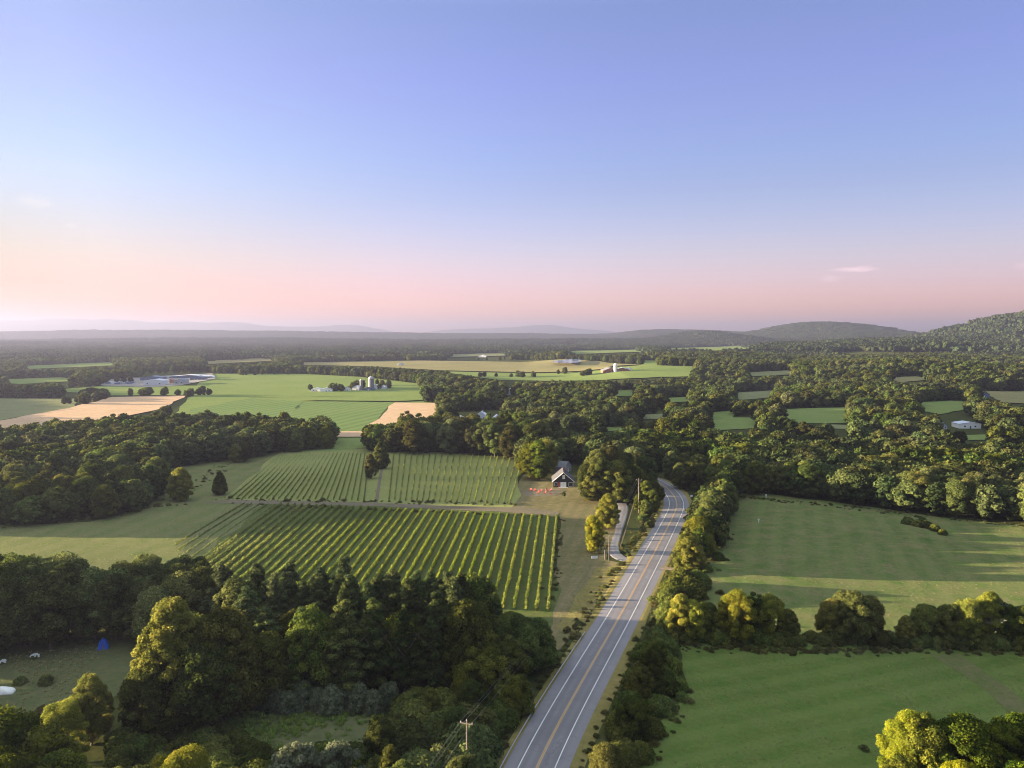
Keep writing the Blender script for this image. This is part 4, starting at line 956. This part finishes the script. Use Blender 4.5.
x, y = at(615.3, 372.6); t = thing('silo', 'pale far silo beside the red-brown barns', 'silo', (x, y, tz(x, y)))
MB().lathe([(3.4, -.5), (3.4, 13)]).build('body', M['offwhite'], t); MB().lathe([(3.5, 13), (3, 14.4), (1.6, 15.6), (.3, 16)]).build('dome', M['white'], t, smooth=True)
house('long_shed', 'long low white shed among the trees at the right', 'shed', (970, 428.6), 17, 12, 3.6, 1.3, R(-4), M['white'], M['paleroof'], [(-4, 1.8, 1.4, 1.1), (4, 1.8, 1.4, 1.1)], .3)
house('house', 'grey roofed house left of the long white shed', 'house', (943.5, 430), 9, 9, 3.2, 2.4, R(25), M['concrete'], M['greyroof'], [(2, 1.8, 1, 1.2)], .3)
house('barn', 'dark roofed barn beside the far right clearing', 'barn', (984, 397.4), 15, 14, 3.6, 3.0, R(10), M['bluemetal'], M['greyroof'], [(3, 2, 1.2, 1.2)], .4)

# ------------------------------------------------------------------ small things
for i, (u, v) in enumerate([(530.5, 491), (534.5, 491.5), (538, 493.5), (541, 492), (544.5, 493.8), (547, 491.2), (550, 491.5), (551, 494.5)]):
    x, y = at(u, v); t = thing('garden_chair', 'red slatted garden chair on the lawn in front of the dark house', 'chair', (x, y, tz(x, y) + .12), rnd.uniform(0, 6.28), 'red garden chairs on the lawn')
    MB().box((0, 0, .40), (.9, .85, .07)).build('seat', M['redpaint'], t)
    b = MB()
    for k in range(5): b.poly([(-.40 + k * .165, .36, .35), (-.26 + k * .165, .36, .35), (-.26 + k * .165, .72, 1.30 - abs(k - 2) * .07), (-.40 + k * .165, .72, 1.30 - abs(k - 2) * .07),
                               (-.40 + k * .165, .41, .35), (-.26 + k * .165, .41, .35), (-.26 + k * .165, .77, 1.30 - abs(k - 2) * .07), (-.40 + k * .165, .77, 1.30 - abs(k - 2) * .07)],
                              [(0, 1, 2, 3), (7, 6, 5, 4), (0, 4, 5, 1), (1, 5, 6, 2), (2, 6, 7, 3), (3, 7, 4, 0)])
    b.build('backrest', M['redpaint'], t)
    for s in (-1, 1):
        MB().box((s * .5, 0, .66), (.16, .95, .05)).build('armrest', M['redpaint'], t)
        for yy in (-.36, .36): MB().box((s * .47, yy, .32), (.07, .10, .64)).build('leg', M['redpaint'], t)
field('patio', [(519, 494), (530, 489), (558, 489), (566, 491), (556, 496), (530, 497)], M['dirt'], .13, False)
x, y = at(564, 500); t = thing('sapling', 'thin dark sapling standing on the lawn before the house', 'tree', (x, y, tz(x, y)))
rg = np.random.default_rng(5); link('crown', leaf_mesh('sapling_crown', *clumps_round(rg, 4.2, .9, .35, 10), .3, 1.1, M['oak'], rg, sub=1), None, t)
MB().tube([(0, 0, -.1), (0, 0, 2.6)], [.07, .03], 6).build('trunk', M['bark'], t)
# white board by the driveway
x, y = at(594.5, 560); t = thing('notice_board', 'low white board on two posts below the sunlit lawn trees', 'sign', (x, y, tz(x, y) + .1), R(8))
MB().box((0, 0, .85), (2.2, .07, .9)).build('panel', M['white'], t)
for s in (-1, 1): MB().box((s * .95, .1, .6), (.1, .1, 1.4)).build('post', M['wood'], t)
# tents and tarpaulin in the clearing
x, y = at(103.5, 648); t = thing('blue_tent', 'bright blue tarpaulin tent at the edge of the left clearing', 'tent', (x, y, tz(x, y) + .05), R(25))
MB().poly([(-1.2, -1.5, 0), (1.2, -1.5, 0), (1.0, -1.3, 1.5), (.1, -1.4, 2.9), (-1.0, -1.3, 1.4), (-1.3, 1.5, 0), (1.3, 1.5, 0), (.95, 1.2, 1.4), (-.1, 1.1, 2.3), (-1.0, 1.3, 1.3)],
          [(0, 1, 2, 3, 4), (9, 8, 7, 6, 5), (1, 6, 7, 2), (2, 7, 8, 3), (3, 8, 9, 4), (4, 9, 5, 0)]).build('canvas', M['tarp'], t)
MB().poly([(-.35, -1.52, 0), (.4, -1.52, 0), (.1, -1.44, 1.9)], [(0, 1, 2)]).build('flap', M['bluemetal'], t)
x, y = at(5, 693); b = MB(); g = np.random.default_rng(3)
iv, jf = ico(3); vv = iv * np.array([2.3, 1.4, 1.25]) * (1 + .10 * np.sin(iv @ np.array([4, 3, 2.]) + 1)[:, None]); vv[:, 2] = np.maximum(vv[:, 2], -.1)
tag(link('tarpaulin', mesh('tarpaulin', vv, jf, True), M['white'], None, (x, y, tz(x, y) + .15)), 'white tarpaulin over a heap at the left edge of the clearing', 'tarpaulin')
for px, lb in (((35, 659), 'white flowering bush in the left clearing, the larger one'), ((3, 664), 'white flowering bush at the left edge, the smaller one')):
    x, y = at(*px); t = thing('flowering_bush', lb, 'bush', (x, y, tz(x, y)), 0)
    c = link('foliage', KINDS['bush'].crowns[1], None, t); s = .42 if px[0] > 20 else .3; c.scale = (s, s, s * .7)
    b = MB()
    for k in range(26):
        a, e = rnd.uniform(0, 6.28), rnd.uniform(.1, 1.4); q = 4 * s * .8
        b.box((math.cos(a) * math.cos(e) * q * .8, math.sin(a) * math.cos(e) * q * .8, q * .65 * math.sin(e) + .35), (.34, .34, .3), a, .5)
    b.build('blossom', M['blossom'], t)
# white marks in the pasture and by the road
for px, lb in (((758.6, 523), 'short white post standing in the right pasture'), ((766, 498), 'short white post at the top edge of the right pasture')):
    x, y = at(*px); t = thing('marker_post', lb, 'post', (x, y, tz(x, y)))
    MB().box((0, 0, .6), (.22, .22, 1.5)).build('post', M['white'], t); MB().box((0, 0, 1.42), (.6, .4, .5)).build('box', M['white'], t)
for px, lb, wd in (((691.5, 500), 'small white road sign on the outside of the road bend', 1.0), ((676.5, 565), 'small white sign beside the right turn-off', .8)):
    x, y = at(*px); t = thing('road_sign', lb, 'sign', (x, y, tz(x, y)), R(-10))
    MB().box((0, .06, 1.0), (.08, .06, 2.4)).build('post', M['steel'], t); MB().box((0, 0, 1.9), (wd, .04, wd)).build('panel', M['white'], t)
# rail fence along the driveway
fa, fb = np.array(at(620.5, 548)), np.array(at(633.5, 505.5)); L = np.hypot(*(fb - fa))
t = thing('rail_fence', 'long wooden rail fence running beside the driveway', 'fence', (fa[0], fa[1], tz(*fa)), -math.atan2(fb[0] - fa[0], fb[1] - fa[1]))
k = int(L / 3)
for i in range(k + 1): MB().box((0, i * L / k, .55), (.16, .16, 1.5)).build('post', M['wood'], t)
for z in (.55, 1.05): MB().box((.1, L / 2, z), (.06, L, .16)).build('rail', M['wood'], t)
# guard rail at the left of the road
idx = [i for i in range(len(ROAD)) if 60 < ROAD[i, 1] < at(578, 634)[1]]
seg = ROAD[idx]; tg = np.gradient(seg, axis=0); tg /= np.hypot(*tg.T)[:, None]; GL = seg + np.column_stack([-tg[:, 1], tg[:, 0]]) * 6.0
t = thing('guardrail', 'grey steel guardrail along the left edge of the road', 'guardrail', (GL[0, 0], GL[0, 1], 0))
gv, gf = [], []
for i, p in enumerate(GL):
    z = tz(*p) + .05
    for (o, dz) in ((0, .48), (.06, .56), (0, .64), (.06, .72), (0, .80), (-.03, .80), (-.03, .48)):
        gv.append((p[0] - GL[0, 0] + tg[i, 1] * o, p[1] - GL[0, 1] - tg[i, 0] * o, z + dz))
for i in range(len(GL) - 1): gf += [(i * 7 + j, i * 7 + (j + 1) % 7, (i + 1) * 7 + (j + 1) % 7, (i + 1) * 7 + j) for j in range(7)]
link('rail', mesh('rail', gv, gf), M['steel'], t)
for i in range(0, len(GL), 1):
    p = GL[i] + np.array([-tg[i, 1], tg[i, 0]]) * .12
    if i % 2 == 0: MB().box((p[0] - GL[0, 0], p[1] - GL[0, 1], tz(*p) + .35), (.14, .14, 1.0)).build('post', M['wood'], t)
# power line
def pole(px, h, label, rz, arm=2.4):
    x, y = at(*px); t = thing('utility_pole', label, 'power pole', (x, y, tz(x, y)), rz, None)
    MB().tube([(0, 0, -.6), (0, 0, h)], [.19, .13], 8).build('pole', M['wood'], t)
    MB().box((0, -.17, h - .55), (arm, .12, .14)).build('crossarm', M['wood'], t)
    for s in (-1, 0, 1): MB().lathe([(.04, 0), (.075, .06), (.05, .14), (.07, .2), (.03, .27)], 8, (s * arm * .44, -.17, h - .48 if s else h)).build('insulator', M['offwhite'], t)
    return Vector((x, y, tz(x, y) + h - .25)), rz, arm
rz = R(-18)
p0 = pole((467, 777), 10.2, 'wooden power pole with crossarm in the thicket left of the road', rz)
p1 = pole((609, 561), 8.6, 'sunlit wooden power pole with crossarm beside the driveway loop', rz)
p2 = pole((638.5, 513), 15, 'tall wooden power pole with crossarm before the dark trees', R(-10))
x, y = at(604.5, 561); tag(MB().tube([(0, 0, -.3), (0, 0, 3.8)], [.11, .09], 8).build('wooden_post', M['wood'], None, (x, y, tz(x, y))), 'short bare wooden post left of the sunlit power pole', 'post')
pm = (Vector((-38, 30, 12)), rz, 2.4)
def wires(a, b, where):
    for s in (-1, 0, 1):
        o = lambda q: q[0] + Vector((math.cos(q[1]), math.sin(q[1]), 0)) * s * q[2] * .44 + Vector((0, 0, 0 if s else .5))
        A, B = o(a), o(b); L = (B - A).length
        pts = [A + (B - A) * (i / 16) - Vector((0, 0, 1)) * (4 * L * L / 9000 * (i / 16) * (1 - i / 16)) for i in range(17)]
        tag(MB().tube(pts, .021, 5).build('power_line', M['wire']), 'thin power cable strung ' + where, 'cable', 'power cables ' + where)
wires(pm, p0, 'from the bottom edge up to the thicket pole'); wires(p0, p1, 'between thicket pole and driveway pole'); wires(p1, p2, 'between driveway pole and tall pole')

# ------------------------------------------------------------------ haze
m, n, l = newmat('haze'); o = n.new('ShaderNodeOutputMaterial'); v = n.new('ShaderNodeVolumePrincipled')
v.inputs['Density'].default_value = 9.5e-5; v.inputs['Color'].default_value = (.21, .226, .355, 1); v.inputs['Anisotropy'].default_value = .36
l.new(v.outputs[0], o.inputs['Volume'])
hb = MB().box((0, 0, 239), (62000, 62000, 482)).build('haze', m); hb['kind'] = 'stuff'
